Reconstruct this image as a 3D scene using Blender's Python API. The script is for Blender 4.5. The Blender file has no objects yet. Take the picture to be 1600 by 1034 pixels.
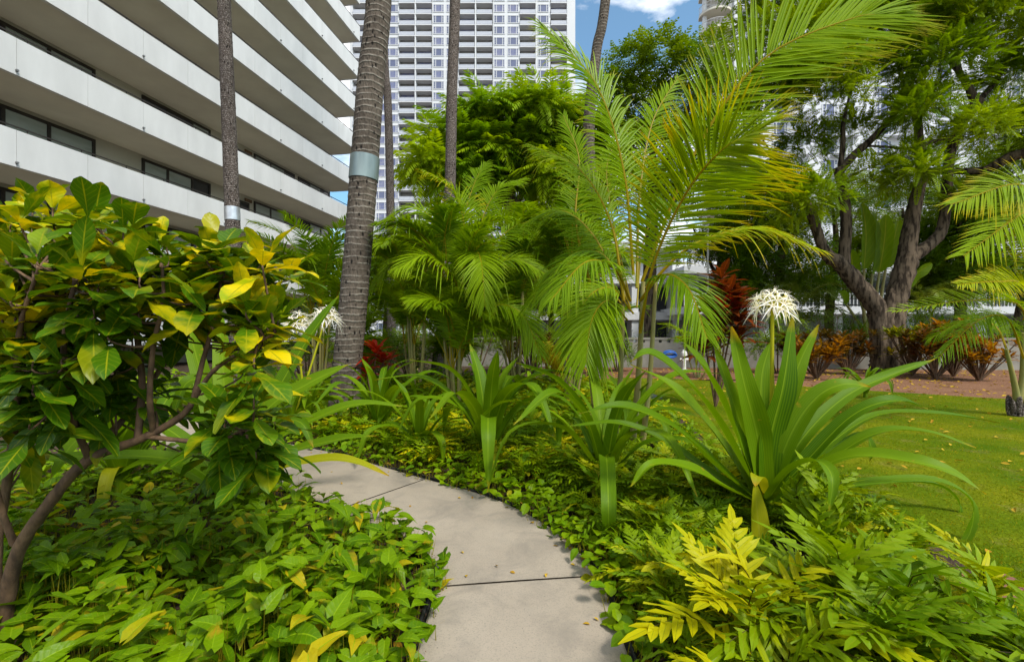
import bpy, math, random
import numpy as np
from mathutils import Vector
rng = np.random.default_rng(11)
random.seed(5)
S = bpy.context.scene
COL = S.collection
F, CX, CY, H = 711.0, 800.0, 517.0, 1.5
def P(px, py, Y): return np.array([(px-CX)/F*Y, Y, H-(py-CY)/F*Y])
def G(px, py):
    Y = H*F/(py-CY); return np.array([(px-CX)/F*Y, Y, 0.0])
def U(a, b, n=None): return rng.uniform(a, b, n)
def nrm(v): return v/np.maximum(np.linalg.norm(v, axis=-1, keepdims=True), 1e-9)

# ------------------------------------------------------------------ mesh builder
class MB:
    def __init__(s): s.V, s.Q, s.T3, s.T, s.n = [], [], [], [], 0
    def add(s, V, F_, T=None):
        V = np.asarray(V, float).reshape(-1, 3); F_ = np.asarray(F_, int)
        s.V.append(V); s.T.append(np.full((len(V), 3), .5) if T is None else np.asarray(T, float).reshape(-1, 3))
        (s.Q if F_.shape[1] == 4 else s.T3).append(F_+s.n); s.n += len(V)
    def arrays(s):
        return (np.concatenate(s.V), np.concatenate(s.Q) if s.Q else np.zeros((0, 4), int),
                np.concatenate(s.T3) if s.T3 else np.zeros((0, 3), int), np.concatenate(s.T))
    def box(s, x0, x1, y0, y1, z0, z1, fr=None):
        V = np.array([[x, y, z] for z in (z0, z1) for y in (y0, y1) for x in (x0, x1)], float)
        if fr is not None: V = fr(V)
        s.add(V, [[0, 2, 3, 1], [4, 5, 7, 6], [0, 1, 5, 4], [2, 6, 7, 3], [0, 4, 6, 2], [1, 3, 7, 5]])
    def mesh(s, name, smooth=False):
        V, Q, T3, T = s.arrays()
        me = bpy.data.meshes.new(name)
        me.vertices.add(len(V)); me.vertices.foreach_set('co', V.astype(np.float32).ravel())
        nl = Q.size+T3.size; npol = len(Q)+len(T3)
        me.loops.add(nl); me.loops.foreach_set('vertex_index', np.concatenate([Q.ravel(), T3.ravel()]).astype(np.int32))
        me.polygons.add(npol)
        st = np.concatenate([np.arange(len(Q))*4, Q.size+np.arange(len(T3))*3]).astype(np.int32)
        me.polygons.foreach_set('loop_start', st)
        me.polygons.foreach_set('use_smooth', np.full(npol, smooth))
        a = me.attributes.new('tint', 'FLOAT_VECTOR', 'POINT'); a.data.foreach_set('vector', T.astype(np.float32).ravel())
        me.update(calc_edges=True)
        return me
    def build(s, name, mat, parent=None, smooth=False, origin=None):
        if origin is not None:
            o3 = np.asarray(origin, float); s.V = [v-o3 for v in s.V]
        o = bpy.data.objects.new(name, s.mesh(name, smooth)); o.data.materials.append(mat)
        COL.objects.link(o)
        if origin is not None: o.location = origin
        if parent is not None: o.parent = parent
        return o

def thing(name, label, cat, loc=(0, 0, 0), group=None):
    o = bpy.data.objects.new(name, None); COL.objects.link(o); o.location = loc; o.empty_display_size = .2
    o['label'] = label; o['category'] = cat
    if group: o['group'] = group
    return o
def tag(o, label, cat, group=None, kind=None):
    o['label'] = label; o['category'] = cat
    if group: o['group'] = group
    if kind: o['kind'] = kind
    return o
def struct(o): o['kind'] = 'structure'; return o
def part(mb, name, mat, root, smooth=False):       # mesh in world coordinates, parented to a root Empty
    L = np.array(root.location); mb.V = [v-L for v in mb.V]
    return mb.build(name, mat, root, smooth)
def dup(o, parent, loc=None):
    c = o.copy(); COL.objects.link(c); c.parent = parent
    if loc is not None: c.location = loc
    for ch in list(o.children): dup(ch, c)
    return c

def catmull(pts, n):
    p = np.asarray(pts, float); p = np.vstack([2*p[0]-p[1], p, 2*p[-1]-p[-2]])
    m = len(p)-3; t = np.linspace(0, m, n+1); i = np.minimum(t.astype(int), m-1); u = (t-i)[:, None]
    a, b, c, d = p[i], p[i+1], p[i+2], p[i+3]
    return .5*((2*b)+(-a+c)*u+(2*a-5*b+4*c-d)*u**2+(-a+3*b-3*c+d)*u**3)
def tangents(C):
    return nrm(np.gradient(C, axis=0))
def tube(mb, pts, radii, n=None, sides=7, rough=0., rnd=None, cap=True):
    k = len(pts); n = n or (k-1)*4
    C = catmull(pts, n); r = np.interp(np.linspace(0, 1, n+1), np.linspace(0, 1, len(radii)), radii)
    T = tangents(C); ref = np.array([1., 0.13, 0]) if abs(T[:, 2]).mean() > .6 else np.array([0, 0, 1.])
    A = nrm(np.cross(T, ref)); B = np.cross(T, A)
    th = np.linspace(0, 2*np.pi, sides, endpoint=False)
    rr = r[:, None]*(1+rough*rng.normal(size=(n+1, sides)))
    V = C[:, None]+rr[..., None]*(np.cos(th)[None, :, None]*A[:, None]+np.sin(th)[None, :, None]*B[:, None])
    i, j = np.meshgrid(np.arange(n), np.arange(sides), indexing='ij'); j2 = (j+1) % sides
    Q = np.stack([i*sides+j, i*sides+j2, (i+1)*sides+j2, (i+1)*sides+j], -1).reshape(-1, 4)
    t = np.zeros((n+1, sides, 3)); t[..., 0] = U(0, 1) if rnd is None else rnd; t[..., 1] = np.linspace(0, 1, n+1)[:, None]; t[..., 2] = (th/6.2832)[None]
    V = V.reshape(-1, 3); t = t.reshape(-1, 3)
    mb.add(V, Q, t)
    if cap:
        for row, s in ((0, 1), (n, -1)):
            c = V[row*sides:(row+1)*sides]; Vc = np.vstack([c, c.mean(0)])
            ii = np.arange(sides); tri = np.stack([ii, np.full(sides, sides), (ii+1) % sides][::s], -1)
            mb.add(Vc, tri, np.vstack([t[row*sides:(row+1)*sides], t[row*sides]]))

PROF = {
 'strap': ([0, .08, .35, .7, .9, 1], [.75, .85, 1, .8, .4, .0]),
 'lance': ([0, .1, .3, .55, .8, 1], [.15, .5, .9, 1, .6, .02]),
 'leaflet': ([0, .1, .35, .7, 1], [.5, .9, 1, .7, .05]),
 'obov': ([0, .12, .35, .62, .85, 1], [.1, .28, .72, 1, .72, .06]),
 'heart': ([0, .06, .22, .45, .75, 1], [.35, .85, 1, .85, .42, .02]),
 'oval': ([0, .1, .4, .7, .9, 1], [.1, .55, 1, .85, .45, .05]),
 'lobe': ([0, .3, .7, .9, 1], [1, .95, .85, .6, .1]),
 'paddle': ([0, .08, .3, .7, .92, 1], [.3, .8, 1, .95, .6, .1]),
 'blade': ([0, 1], [1, .1]),
}
def leaves(mb, Pt, D, Up, L, W, droop=0., rnd=None, prof='leaflet', nseg=3, across=(-1, 0, 1), fold=.25, curl=0., wave=0., sweep=0., tb=None):
    """a batch of N leaf blades: base Pt, direction D, facing Up, length L, half width W"""
    Pt = np.atleast_2d(Pt).astype(float); N = len(Pt); D = nrm(np.broadcast_to(np.atleast_2d(D).astype(float), (N, 3)))
    Up = np.broadcast_to(np.atleast_2d(Up).astype(float), (N, 3))
    sd = np.cross(D, Up); bad = np.linalg.norm(sd, axis=1) < 1e-3
    if bad.any(): sd = sd.copy(); sd[bad] = np.cross(D[bad], np.array([1., .2, 0]))
    sd = nrm(sd); nm = nrm(np.cross(sd, D))
    b = lambda x: np.broadcast_to(np.asarray(x, float), (N,))
    L, W, droop, curl, wave, sweep, fold = map(b, (L, W, droop, curl, wave, sweep, fold)); rnd = U(0, 1, N) if rnd is None else b(rnd)
    t = np.linspace(0, 1, nseg+1); a = np.asarray(across, float)
    w = np.interp(t, *PROF[prof])
    C = Pt[:, None]+D[:, None]*(L[:, None]*t)[..., None]+nm[:, None]*((curl*L)[:, None]*t**2)[..., None]
    C[..., 2] -= (droop*L)[:, None]*t**2.0
    ww = W[:, None]*w[None]                                    # N,rows
    aa = a[None, None]
    ph = U(0, 6.28, N)[:, None, None]
    off = ww[..., None]*fold[:, None, None]*np.abs(aa)+(wave*W)[:, None, None]*np.sin(t[None, :, None]*9+ph+aa*1.3)*np.abs(aa)
    V = C[:, :, None]+sd[:, None, None]*(ww[..., None]*aa)[..., None]+nm[:, None, None]*off[..., None]
    bk = (sweep*L)[:, None, None]*np.abs(aa)*np.clip(1-t*1.6, 0, 1)[None, :, None]
    V = V-D[:, None, None]*bk[..., None]
    R, A = nseg+1, len(a)
    T = np.empty((N, R, A, 3)); T[..., 0] = rnd[:, None, None]; T[..., 1] = t[None, :, None]; T[..., 2] = (a*.5+.5)[None, None]
    if tb is not None: T[..., 2] = tb
    i, j = np.meshgrid(np.arange(nseg), np.arange(A-1), indexing='ij')
    q = np.stack([i*A+j, i*A+j+1, (i+1)*A+j+1, (i+1)*A+j], -1).reshape(-1, 4)
    Q = (np.arange(N)*R*A)[:, None, None]+q[None]
    mb.add(V.reshape(-1, 3), Q.reshape(-1, 4), T.reshape(-1, 3))

def strap(mb, pts, W, prof='strap', n=16, across=(-1, -.5, 0, .5, 1), fold=.3, wave=.12, up=(0, 0, 1), rnd=None, roll=0.):
    """one long leaf along control points"""
    C = catmull(pts, n); T = tangents(C); up = np.asarray(up, float)
    sd = np.cross(T, up); 
    m = np.linalg.norm(sd, axis=1)
    if m.max() < .2: sd = np.cross(T, np.array([1., .3, 0]))
    for k in range(1, n+1):
        if np.dot(sd[k], sd[k-1]) < 0: sd[k] = -sd[k]
    sd = nrm(sd+1e-6); sd = nrm(np.array([sd[max(0, k-2):k+3].mean(0) for k in range(n+1)])); nm = nrm(np.cross(sd, T))
    if roll:
        th = roll*np.linspace(0, 1, n+1)[:, None]; sd, nm = sd*np.cos(th)+nm*np.sin(th), nm*np.cos(th)-sd*np.sin(th)
    t = np.linspace(0, 1, n+1); w = W*np.interp(t, *PROF[prof]); a = np.asarray(across, float); A = len(a)
    ph, ph2 = U(0, 6.28, 2)
    off = w[:, None]*fold*np.abs(a)[None]**1.3+W*wave*np.where(a > 0, np.sin(t*13+ph)[:, None], np.sin(t*11+ph2)[:, None])*np.abs(a)[None]**2
    V = C[:, None]+sd[:, None]*(w[:, None]*a[None])[..., None]+nm[:, None]*off[..., None]
    TT = np.empty((n+1, A, 3)); TT[..., 0] = U(0, 1) if rnd is None else rnd; TT[..., 1] = t[:, None]; TT[..., 2] = (a*.5+.5)[None]
    i, j = np.meshgrid(np.arange(n), np.arange(A-1), indexing='ij')
    Q = np.stack([i*A+j, i*A+j+1, (i+1)*A+j+1, (i+1)*A+j], -1).reshape(-1, 4)
    mb.add(V.reshape(-1, 3), Q, TT.reshape(-1, 3))

def frond(mb, pts, nl=45, Lmax=.6, W=.02, droop=.35, ang=(1.15, .45), lift=.25, petiole=.14, r=.018, up=(0, 0, 1), nseg=4, rnd=None, jit=.1, one=None):
    """a pinnate palm frond: rachis + leaflets on both sides"""
    C = catmull(pts, 120); T = tangents(C); up = np.asarray(up, float)
    sd = nrm(np.cross(T, up)+1e-6)
    for k in range(1, 121):
        if np.dot(sd[k], sd[k-1]) < 0: sd[k] = -sd[k]
    nm = np.cross(sd, T)
    tube(mb, C[::8], np.linspace(r, r*.2, 8), n=20, sides=5, rnd=.99, cap=False)
    t = np.linspace(petiole, .995, nl)
    rn = U(0, 1) if rnd is None else rnd
    for s in (-1, 1):
        tt = np.clip(t+U(-.4, .4, nl)/nl, 0, .999); k = (tt*120).astype(int); u = (tt-petiole)/(1-petiole)
        a = ang[0]+(ang[1]-ang[0])*u+U(-jit, jit, nl)
        D = T[k]*np.cos(a)[:, None]+sd[k]*(s*np.sin(a))[:, None]+nm[k]*(lift+U(-.08, .08, nl))[:, None]
        prof = np.interp(u, [0, .12, .4, .75, 1], [.45, .8, 1, .72, .3])
        L = Lmax*prof*U(.88, 1.08, nl)
        kp = U(0, 1, nl) > .035; bent = np.where(U(0, 1, nl) < .06, 2.6, 1.); nl_ = nl; k, D, L, prof, bent = k[kp], D[kp], L[kp], prof[kp], bent[kp]; nl2 = len(k)
        leaves(mb, C[k], D, nm[k], L, W*(.6+.4*prof), droop*U(.6, 1.4, nl2)*bent, np.clip(rn+U(-.18, .18, nl2), 0, .95), 'leaflet', nseg, (-1, 0, 1), .45)

def instmesh(mb, tmpl, Pt, D, Up, Sc, rnd=None, keep=.0):
    """copies of a template (arrays; +X forward, +Z up) into one mesh"""
    V, Q, T3, T = tmpl; N = len(Pt); D = nrm(D); sd = nrm(np.cross(np.broadcast_to(Up, D.shape), D)+1e-7); nm = np.cross(D, sd)
    R = np.stack([D, sd, nm], -1)
    W_ = np.einsum('nij,vj->nvi', R, V)*np.asarray(Sc)[:, None, None]+Pt[:, None]
    TT = np.broadcast_to(T[None], (N,)+T.shape).copy()
    r = U(0, 1, N) if rnd is None else np.asarray(rnd); TT[..., 0] = np.clip(keep*TT[..., 0]+(1-keep)*r[:, None], 0, 1)
    o = (np.arange(N)*len(V))[:, None, None]
    if len(Q): mb.add(W_.reshape(-1, 3), (o+Q[None]).reshape(-1, 4), TT.reshape(-1, 3))
    if len(T3):
        if len(Q): mb.T3.append((o+T3[None]).reshape(-1, 3)+mb.n-N*len(V))
        else: mb.add(W_.reshape(-1, 3), (o+T3[None]).reshape(-1, 3), TT.reshape(-1, 3))

# ------------------------------------------------------------------ materials
class N:
    def __init__(s, name):
        s.m = bpy.data.materials.new(name); s.m.use_nodes = True; s.t = s.m.node_tree; s.t.nodes.clear()
        s.out = s.n('ShaderNodeOutputMaterial')
    def n(s, typ, **kw):
        x = s.t.nodes.new(typ)
        for k, v in kw.items(): setattr(x, k, v)
        return x
    def l(s, a, b): s.t.links.new(a, b)
    def put(s, sock, v):
        if hasattr(v, 'is_output') or isinstance(v, bpy.types.NodeSocket): s.l(v, sock)
        elif isinstance(v, (tuple, list)): sock.default_value = (*v, 1) if len(v) == 3 and sock.type == 'RGBA' else v
        else: sock.default_value = v
    def mix(s, f, a, b, mode='MIX'):
        x = s.n('ShaderNodeMix', data_type='RGBA', blend_type=mode); s.put(x.inputs[0], f); s.put(x.inputs[6], a); s.put(x.inputs[7], b); return x.outputs[2]
    def math(s, op, a, b=0., clamp=False):
        x = s.n('ShaderNodeMath', operation=op, use_clamp=clamp); s.put(x.inputs[0], a); s.put(x.inputs[1], b); return x.outputs[0]
    def rng(s, v, a, b, c=0., d=1.):
        x = s.n('ShaderNodeMapRange'); s.put(x.inputs[0], v)
        for k, q in zip((1, 2, 3, 4), (a, b, c, d)): x.inputs[k].default_value = q
        return x.outputs[0]
    def noise(s, scale, detail=3., vec=None, rough=.55, dist=0.):
        x = s.n('ShaderNodeTexNoise'); x.inputs['Scale'].default_value = scale; x.inputs['Detail'].default_value = detail; x.inputs['Roughness'].default_value = rough; x.inputs['Distortion'].default_value = dist
        if vec is not None: s.l(vec, x.inputs['Vector'])
        return x.outputs['Fac']
    def obj(s, scale=(1, 1, 1)):
        c = s.n('ShaderNodeTexCoord'); m = s.n('ShaderNodeMapping'); m.inputs['Scale'].default_value = scale; s.l(c.outputs['Object'], m.inputs[0]); return m.outputs[0]
    def tint(s):
        a = s.n('ShaderNodeAttribute', attribute_name='tint'); x = s.n('ShaderNodeSeparateXYZ'); s.l(a.outputs['Vector'], x.inputs[0]); return x.outputs
    def bump(s, h, st=.3, d=.02):
        b = s.n('ShaderNodeBump'); b.inputs['Strength'].default_value = st; b.inputs['Distance'].default_value = d; s.l(h, b.inputs['Height']); return b.outputs[0]
    def bsdf(s, col, rough=.6, spec=.4, metal=0., nor=None, **kw):
        p = s.n('ShaderNodeBsdfPrincipled'); s.put(p.inputs['Base Color'], col); s.put(p.inputs['Roughness'], rough); p.inputs['Specular IOR Level'].default_value = spec; p.inputs['Metallic'].default_value = metal
        if nor is not None: s.l(nor, p.inputs['Normal'])
        for k, v in kw.items(): p.inputs[k].default_value = v
        return p.outputs[0]
    def done(s, sh): s.l(sh, s.out.inputs[0]); return s.m

def leafmat(name, c1, c2, tip=None, tipr=(.6, 1.), rib=None, ribw=.1, vein=0., stripe=0., blotch=None, bl=(.5, .65), bs=14., rough=.42, trans=.34, spec=.35, stem=None, yellow=None, pure=True):
    m = N(name); r, g, b = m.tint()
    col = m.mix(r, c1, c2)
    if yellow: col = m.mix(m.rng(r, yellow[1], yellow[2]), col, yellow[0])
    nz = m.noise(3., 3.)
    col = m.mix(m.rng(nz, .3, .7, .0, .35), col, (.45, .45, .45), 'MULTIPLY') if False else m.mix(m.rng(nz, .35, .7, 0, .3), col, c2)
    if blotch:
        col = m.mix(m.math('MULTIPLY', m.rng(m.noise(bs, 4.), bl[0], bl[1]), m.rng(r, .15, .6)), col, blotch)
    ab = m.math('ABSOLUTE', m.math('SUBTRACT', b, .5))
    h = None
    if vein:
        v = m.math('SINE', m.math('ADD', m.math('MULTIPLY', g, 44.), m.math('MULTIPLY', ab, -20.)))
        col = m.mix(m.rng(v, .75, 1., 0, vein), col, m.mix(.5, c2, (.5, .55, .12))); h = v
    if stripe:
        v = m.math('SINE', m.math('MULTIPLY', b, 70.)); col = m.mix(m.rng(v, -.5, 1., 0, stripe), col, c2); h = v
    if rib: col = m.mix(m.rng(ab, ribw*.5, ribw*.22, 0, .85), col, rib)
    if tip:
        tv = m.math('ADD', g, m.math('MULTIPLY', m.math('SUBTRACT', m.noise(9., 2.), .5), .35))
        col = m.mix(m.rng(tv, tipr[0], tipr[1]), col, tip)
    if stem: col = m.mix(m.rng(r, .965, .985), col, stem)
    if pure: col = m.mix(1., col, (1.10, 1.0, .22), 'MULTIPLY')
    sh = m.bsdf(col, rough+.06, spec*.42, nor=m.bump(h, .10, .003) if h is not None else None)
    tr = m.n('ShaderNodeBsdfTranslucent'); m.l(m.mix(1., col, (1.5, 1.35, .6), 'MULTIPLY'), tr.inputs[0])
    mx = m.n('ShaderNodeMixShader'); mx.inputs[0].default_value = trans; m.l(sh, mx.inputs[1]); m.l(tr.outputs[0], mx.inputs[2])
    return m.done(mx.outputs[0])

def plain(name, c1, c2=None, scale=6., rough=.7, spec=.3, metal=0., bump=0., sc=(1, 1, 1), detail=5., ctr=(.35, .65)):
    m = N(name); n = m.noise(scale, detail, m.obj(sc)); col = m.mix(m.rng(n, *ctr), c1, c2 or tuple(x*.8 for x in c1))
    return m.done(m.bsdf(col, rough, spec, metal, m.bump(n, bump, .03) if bump else None))

def glass(name, col, rough=.08):
    m = N(name); n = m.noise(.6, 2., m.obj()); return m.done(m.bsdf(m.mix(n, col, tuple(x*1.8 for x in col)), rough, .6))

M = {}
M['white'] = plain('painted_concrete', (.60, .595, .59), (.53, .525, .52), 1.2, .75, sc=(1, 1, .35))
M['tower'] = plain('tower_render', (.60, .60, .61), (.56, .56, .57), .2, .8)
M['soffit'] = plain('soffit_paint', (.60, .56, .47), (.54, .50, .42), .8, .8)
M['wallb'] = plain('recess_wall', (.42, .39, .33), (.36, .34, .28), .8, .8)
M['frame'] = plain('dark_frame', (.018, .014, .012), (.03, .024, .02), 8, .5)
M['blind'] = plain('pale_blind', (.30, .33, .31), (.22, .25, .23), .7, .25, .5, sc=(1, 1, 6))
M['glassd'] = glass('dark_glass', (.02, .022, .026))
M['glassb'] = glass('blue_glass', (.07, .08, .14), .35)
M['curtain'] = plain('curtained_glass', (.22, .22, .30), (.10, .12, .24), .9, .2, .5)
M['rail'] = plain('grey_rail_panel', (.46, .47, .51), (.40, .41, .46), 1, .4)
M['shade_in'] = plain('balcony_back_shade', (.20, .185, .17), (.12, .11, .10), .6, .7)  # shade of the balcony recess put into the sliding door colour
M['metal'] = plain('grey_metal', (.28, .28, .28), (.18, .18, .18), 4, .45, .5, .6)
M['wallg'] = plain('garden_wall', (.27, .25, .21), (.20, .185, .155), 2.2, .85, bump=.15)
def m_path():
    m = N('path_concrete'); o = m.obj(); a = m.noise(1.3, 5., o); b = m.noise(130., 3., o); c = m.noise(9., 4., o)
    col = m.mix(m.rng(a, .35, .7), (.355, .298, .232), (.295, .245, .188))
    col = m.mix(m.rng(c, .5, .75, 0, .35), col, (.23, .205, .17))
    col = m.mix(m.rng(b, .50, .68, 0, .6), col, (.21, .178, .145))
    sp = m.n('ShaderNodeTexVoronoi'); sp.inputs['Scale'].default_value = 17.; m.l(o, sp.inputs[0])
    st = m.noise(2.6, 8., o, .7, .6); col = m.mix(m.rng(st, .50, .66, 0, .75), col, (.215, .185, .15)); ru = m.noise(.9, 3., o); col = m.mix(m.rng(ru, .6, .72, 0, .35), col, (.33, .25, .16))
    col = m.mix(m.rng(sp.outputs[0], .05, .03), col, (.06, .05, .04))
    return m.done(m.bsdf(col, .85, .25, nor=m.bump(b, .25, .004)))
M['path'] = m_path()
def m_soil(name, a, b, c):
    m = N(name); o = m.obj(); n1 = m.noise(1.5, 5., o); n2 = m.noise(28., 6., o, .7); v = m.n('ShaderNodeTexVoronoi'); v.inputs['Scale'].default_value = 42.; m.l(o, v.inputs[0])
    col = m.mix(m.rng(n2, .35, .65), a, b); col = m.mix(m.rng(n1, .45, .7, 0, .6), col, c)
    col = m.mix(m.rng(v.outputs['Distance'], .1, .5, .55, 0), col, (.012, .009, .006))
    return m.done(m.bsdf(col, .95, .1, nor=m.bump(n2, .8, .03)))
M['mulch'] = m_soil('mulch_soil', (.05, .034, .022), (.11, .075, .05), (.035, .026, .018))
M['dirt'] = m_soil('red_dirt', (.20, .095, .05), (.27, .145, .085), (.15, .07, .038))
def m_lawn():
    m = N('lawn_turf'); o = m.obj(); a = m.noise(.8, 4., o); b = m.noise(45., 4., o)
    c_ = m.noise(2.7, 6., o, .65); col = m.mix(m.rng(a, .38, .66), (.07, .13, .002), (.19, .20, .006)); col = m.mix(m.rng(c_, .55, .72, 0, .7), col, (.22, .175, .05)); col = m.mix(m.rng(b, .35, .65, 0, .6), col, (.05, .075, .002))
    return m.done(m.bsdf(col, .95, .03, nor=m.bump(b, .7, .03)))
M['lawn'] = m_lawn()
def m_palm(name, c1, c2, ring, spot, zs=9., rs=1., fleck=None):
    m = N(name); o = m.obj(); r, g, b = m.tint()
    big = m.noise(1.6, 4., o); fine = m.noise(30., 5., m.obj((1, 1, .35)))
    col = m.mix(m.rng(big, .35, .65), c1, c2); col = m.mix(m.rng(fine, .35, .7, 0, .7), col, tuple(x*.45 for x in c1))
    w = m.n('ShaderNodeTexWave', bands_direction='Z'); w.inputs['Scale'].default_value = zs; w.inputs['Distortion'].default_value = 3.2; w.inputs['Detail'].default_value = 3.; w.inputs['Detail Scale'].default_value = 1.1; m.l(o, w.inputs[0])
    wf = w.outputs['Fac']
    col = m.mix(m.math('MULTIPLY', m.rng(wf, .80, .97), m.rng(m.noise(7., 2., o), .35, .6, 0, rs)), col, ring)
    if fleck: col = m.mix(m.rng(m.noise(55., 3., m.obj((1, 1, .6))), .52, .62), col, fleck)
    sp = m.n('ShaderNodeTexVoronoi'); sp.inputs['Scale'].default_value = 13.; m.l(m.obj((1, 1, .5)), sp.inputs[0])
    col = m.mix(m.rng(sp.outputs['Distance'], .26, .14), col, spot)
    hh = m.math('ADD', m.math('MULTIPLY', m.math('POWER', wf, 5.), m.rng(m.noise(3., 3., o), .35, .65, .05, .55)), m.math('ADD', fine, m.rng(sp.outputs['Distance'], .0, .3, -.6, 0)))
    return m.done(m.bsdf(col, .9, .2, nor=m.bump(hh, .9, .03)))
M['coco'] = m_palm('coconut_bark', (.088, .068, .052), (.145, .115, .09), (.27, .24, .20), (.014, .011, .009), 3.1, .75)
M['cocod'] = m_palm('rough_palm_bark', (.075, .055, .045), (.11, .085, .07), (.16, .135, .12), (.02, .014, .012), 6., .5, (.25, .21, .19))
M['bark'] = plain('tree_bark', (.13, .095, .065), (.028, .02, .014), 9., .95, .1, bump=1., sc=(1, 1, .22), detail=9., ctr=(.42, .60))
M['joint'] = plain('joint_filler', (.11, .085, .06), (.05, .04, .03), 30., .9)
M['twig'] = plain('twig_bark', (.17, .10, .055), (.07, .042, .026), 24., .8, .25, bump=.4, sc=(1, 1, .4))
M['cane'] = plain('palm_cane', (.22, .22, .07), (.30, .23, .07), 9., .5, .35, sc=(1, 1, .3), bump=.1)
M['band'] = plain('sheet_metal_band', (.26, .31, .30), (.17, .21, .21), 5., .42, .5, .55, sc=(1, 1, .2))
M['bands'] = plain('aluminium_band', (.62, .63, .64), (.5, .5, .52), 9., .35, .5, .7)
M['edging'] = plain('black_plastic_edging', (.014, .014, .014), (.03, .028, .026), 20., .6)
M['brick'] = plain('red_brick_paver', (.24, .10, .06), (.17, .075, .05), 14., .85, bump=.3)
M['lid'] = plain('valve_lid', (.10, .11, .10), (.07, .075, .07), 12., .7)
M['hyd'] = plain('hydrant_paint', (.72, .70, .66), (.5, .48, .45), 18., .6)
M['blue'] = plain('blue_hose', (.015, .11, .42), (.02, .08, .30), 10., .4)
M['litter'] = leafmat('dry_leaf', (.30, .17, .07), (.45, .33, .16), rough=.8, trans=.1, spec=.1)
YG = (.30, .26, .02)
M['coconut_leaf'] = leafmat('young_coconut_leaf', (.12, .265, .005), (.25, .38, .006), tip=(.42, .32, .012), tipr=(.75, 1.1), stem=(.32, .27, .05), trans=.42, rough=.36)
M['coconut_yellow'] = leafmat('yellowing_coconut_leaf', (.15, .30, .006), (.32, .40, .008), tip=(.55, .42, .015), tipr=(.6, 1.05), stem=(.38, .30, .05), trans=.42, rough=.36)
M['areca'] = leafmat('areca_leaf', (.085, .205, .006), (.21, .34, .008), tip=(.30, .31, .02), tipr=(.85, 1.15), stem=(.33, .28, .05), trans=.40, rough=.40)
M['areca_y'] = leafmat('yellow_areca_leaf', (.30, .30, .02), (.42, .36, .03), stem=(.4, .33, .05), trans=.4)
M['greypalm'] = leafmat('grey_palm_leaf', (.09, .15, .055), (.16, .22, .10), stem=(.2, .2, .08), trans=.25, rough=.35)
M['crinum'] = leafmat('crinum_leaf', (.045, .125, .006), (.13, .24, .008), tip=(.40, .28, .06), tipr=(.94, 1.06), rib=(.17, .29, .04), ribw=.09, stripe=.5, blotch=(.26, .21, .05), bl=(.68, .71), bs=26., trans=.33, rough=.42, spec=.3)
M['crinum_y'] = leafmat('yellow_crinum_leaf', (.22, .28, .02), (.32, .33, .03), tip=(.42, .2, .03), tipr=(.8, 1.1), rib=(.3, .33, .08), stripe=.4, trans=.35, rough=.4)
M['flower'] = leafmat('white_petal', (.92, .91, .88), (.88, .82, .84), pure=False, trans=.35, rough=.6)
M['flower_tube'] = leafmat('flower_tube', (.34, .40, .06), (.5, .48, .1), trans=.3)
M['shrub'] = leafmat('shrub_leaf', (.035, .10, .008), (.08, .19, .008), blotch=(.60, .50, .008), bl=(.49, .60), bs=9., rib=(.25, .28, .03), ribw=.08, vein=.2, rough=.32, trans=.28, spec=.5, yellow=((.25, .335, .006), .45, .95))
M['syn'] = leafmat('arrowhead_leaf', (.05, .135, .005), (.175, .31, .008), rib=(.20, .34, .03), ribw=.09, blotch=(.34, .26, .05), bl=(.60, .68), bs=11., vein=.12, rough=.33, trans=.33, stem=(.2, .2, .05), yellow=((.40, .33, .03), .88, .95))
M['heart'] = leafmat('heart_leaf', (.08, .19, .006), (.19, .31, .008), rib=(.16, .30, .02), ribw=.07, rough=.36, trans=.3, stem=(.2, .2, .05), yellow=((.3, .3, .03), .88, .96))
M['fern'] = leafmat('fern_lobe', (.09, .20, .005), (.235, .345, .007), yellow=((.44, .43, .010), .70, 1.0), rib=(.2, .26, .03), ribw=.08, rough=.4, trans=.36, stem=(.05, .035, .015))
M['fernb'] = leafmat('bright_fern', (.10, .22, .006), (.24, .36, .008), yellow=((.46, .44, .012), .7, .95), rough=.42, trans=.38, stem=(.1, .07, .02))
M['grass'] = leafmat('grass_blade', (.09, .165, .004), (.19, .23, .006), yellow=((.36, .29, .06), .8, .97), spec=.1, trans=.35, rough=.5)
M['feather'] = leafmat('feathery_leaf', (.12, .26, .005), (.26, .40, .008), trans=.45, rough=.5)
M['podleaf'] = leafmat('monkeypod_leaf', (.085, .175, .006), (.22, .34, .008), trans=.45, rough=.45)
M['darkleaf'] = leafmat('dark_tree_leaf', (.05, .125, .007), (.13, .22, .010), trans=.4, rough=.45)
M['ti'] = leafmat('red_ti_leaf', (.34, .018, .02), (.16, .014, .018), rib=(.3, .03, .03), ribw=.1, rough=.35, trans=.3)
M['ti_b'] = leafmat('bronze_ti_leaf', (.06, .022, .015), (.17, .032, .018), rib=(.3, .06, .03), ribw=.1, rough=.35, trans=.3)
M['cro_o'] = leafmat('orange_croton_leaf', (.07, .06, .02), (.30, .10, .02), yellow=((.42, .24, .03), .6, 1.), rib=(.5, .3, .05), ribw=.12, rough=.35)
M['cro_d'] = leafmat('dark_croton_leaf', (.035, .035, .018), (.09, .045, .025), yellow=((.16, .05, .03), .8, 1.), rib=(.2, .1, .05), ribw=.1, rough=.35)
M['cro_y'] = leafmat('yellow_croton_leaf', (.06, .11, .014), (.16, .2, .02), yellow=((.5, .42, .03), .5, .9), rib=(.5, .42, .05), ribw=.12, rough=.35)
M['banana'] = leafmat('paddle_leaf', (.10, .20, .03), (.15, .27, .04), rib=(.3, .36, .12), ribw=.08, vein=.2, trans=.4, rough=.35)
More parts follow.
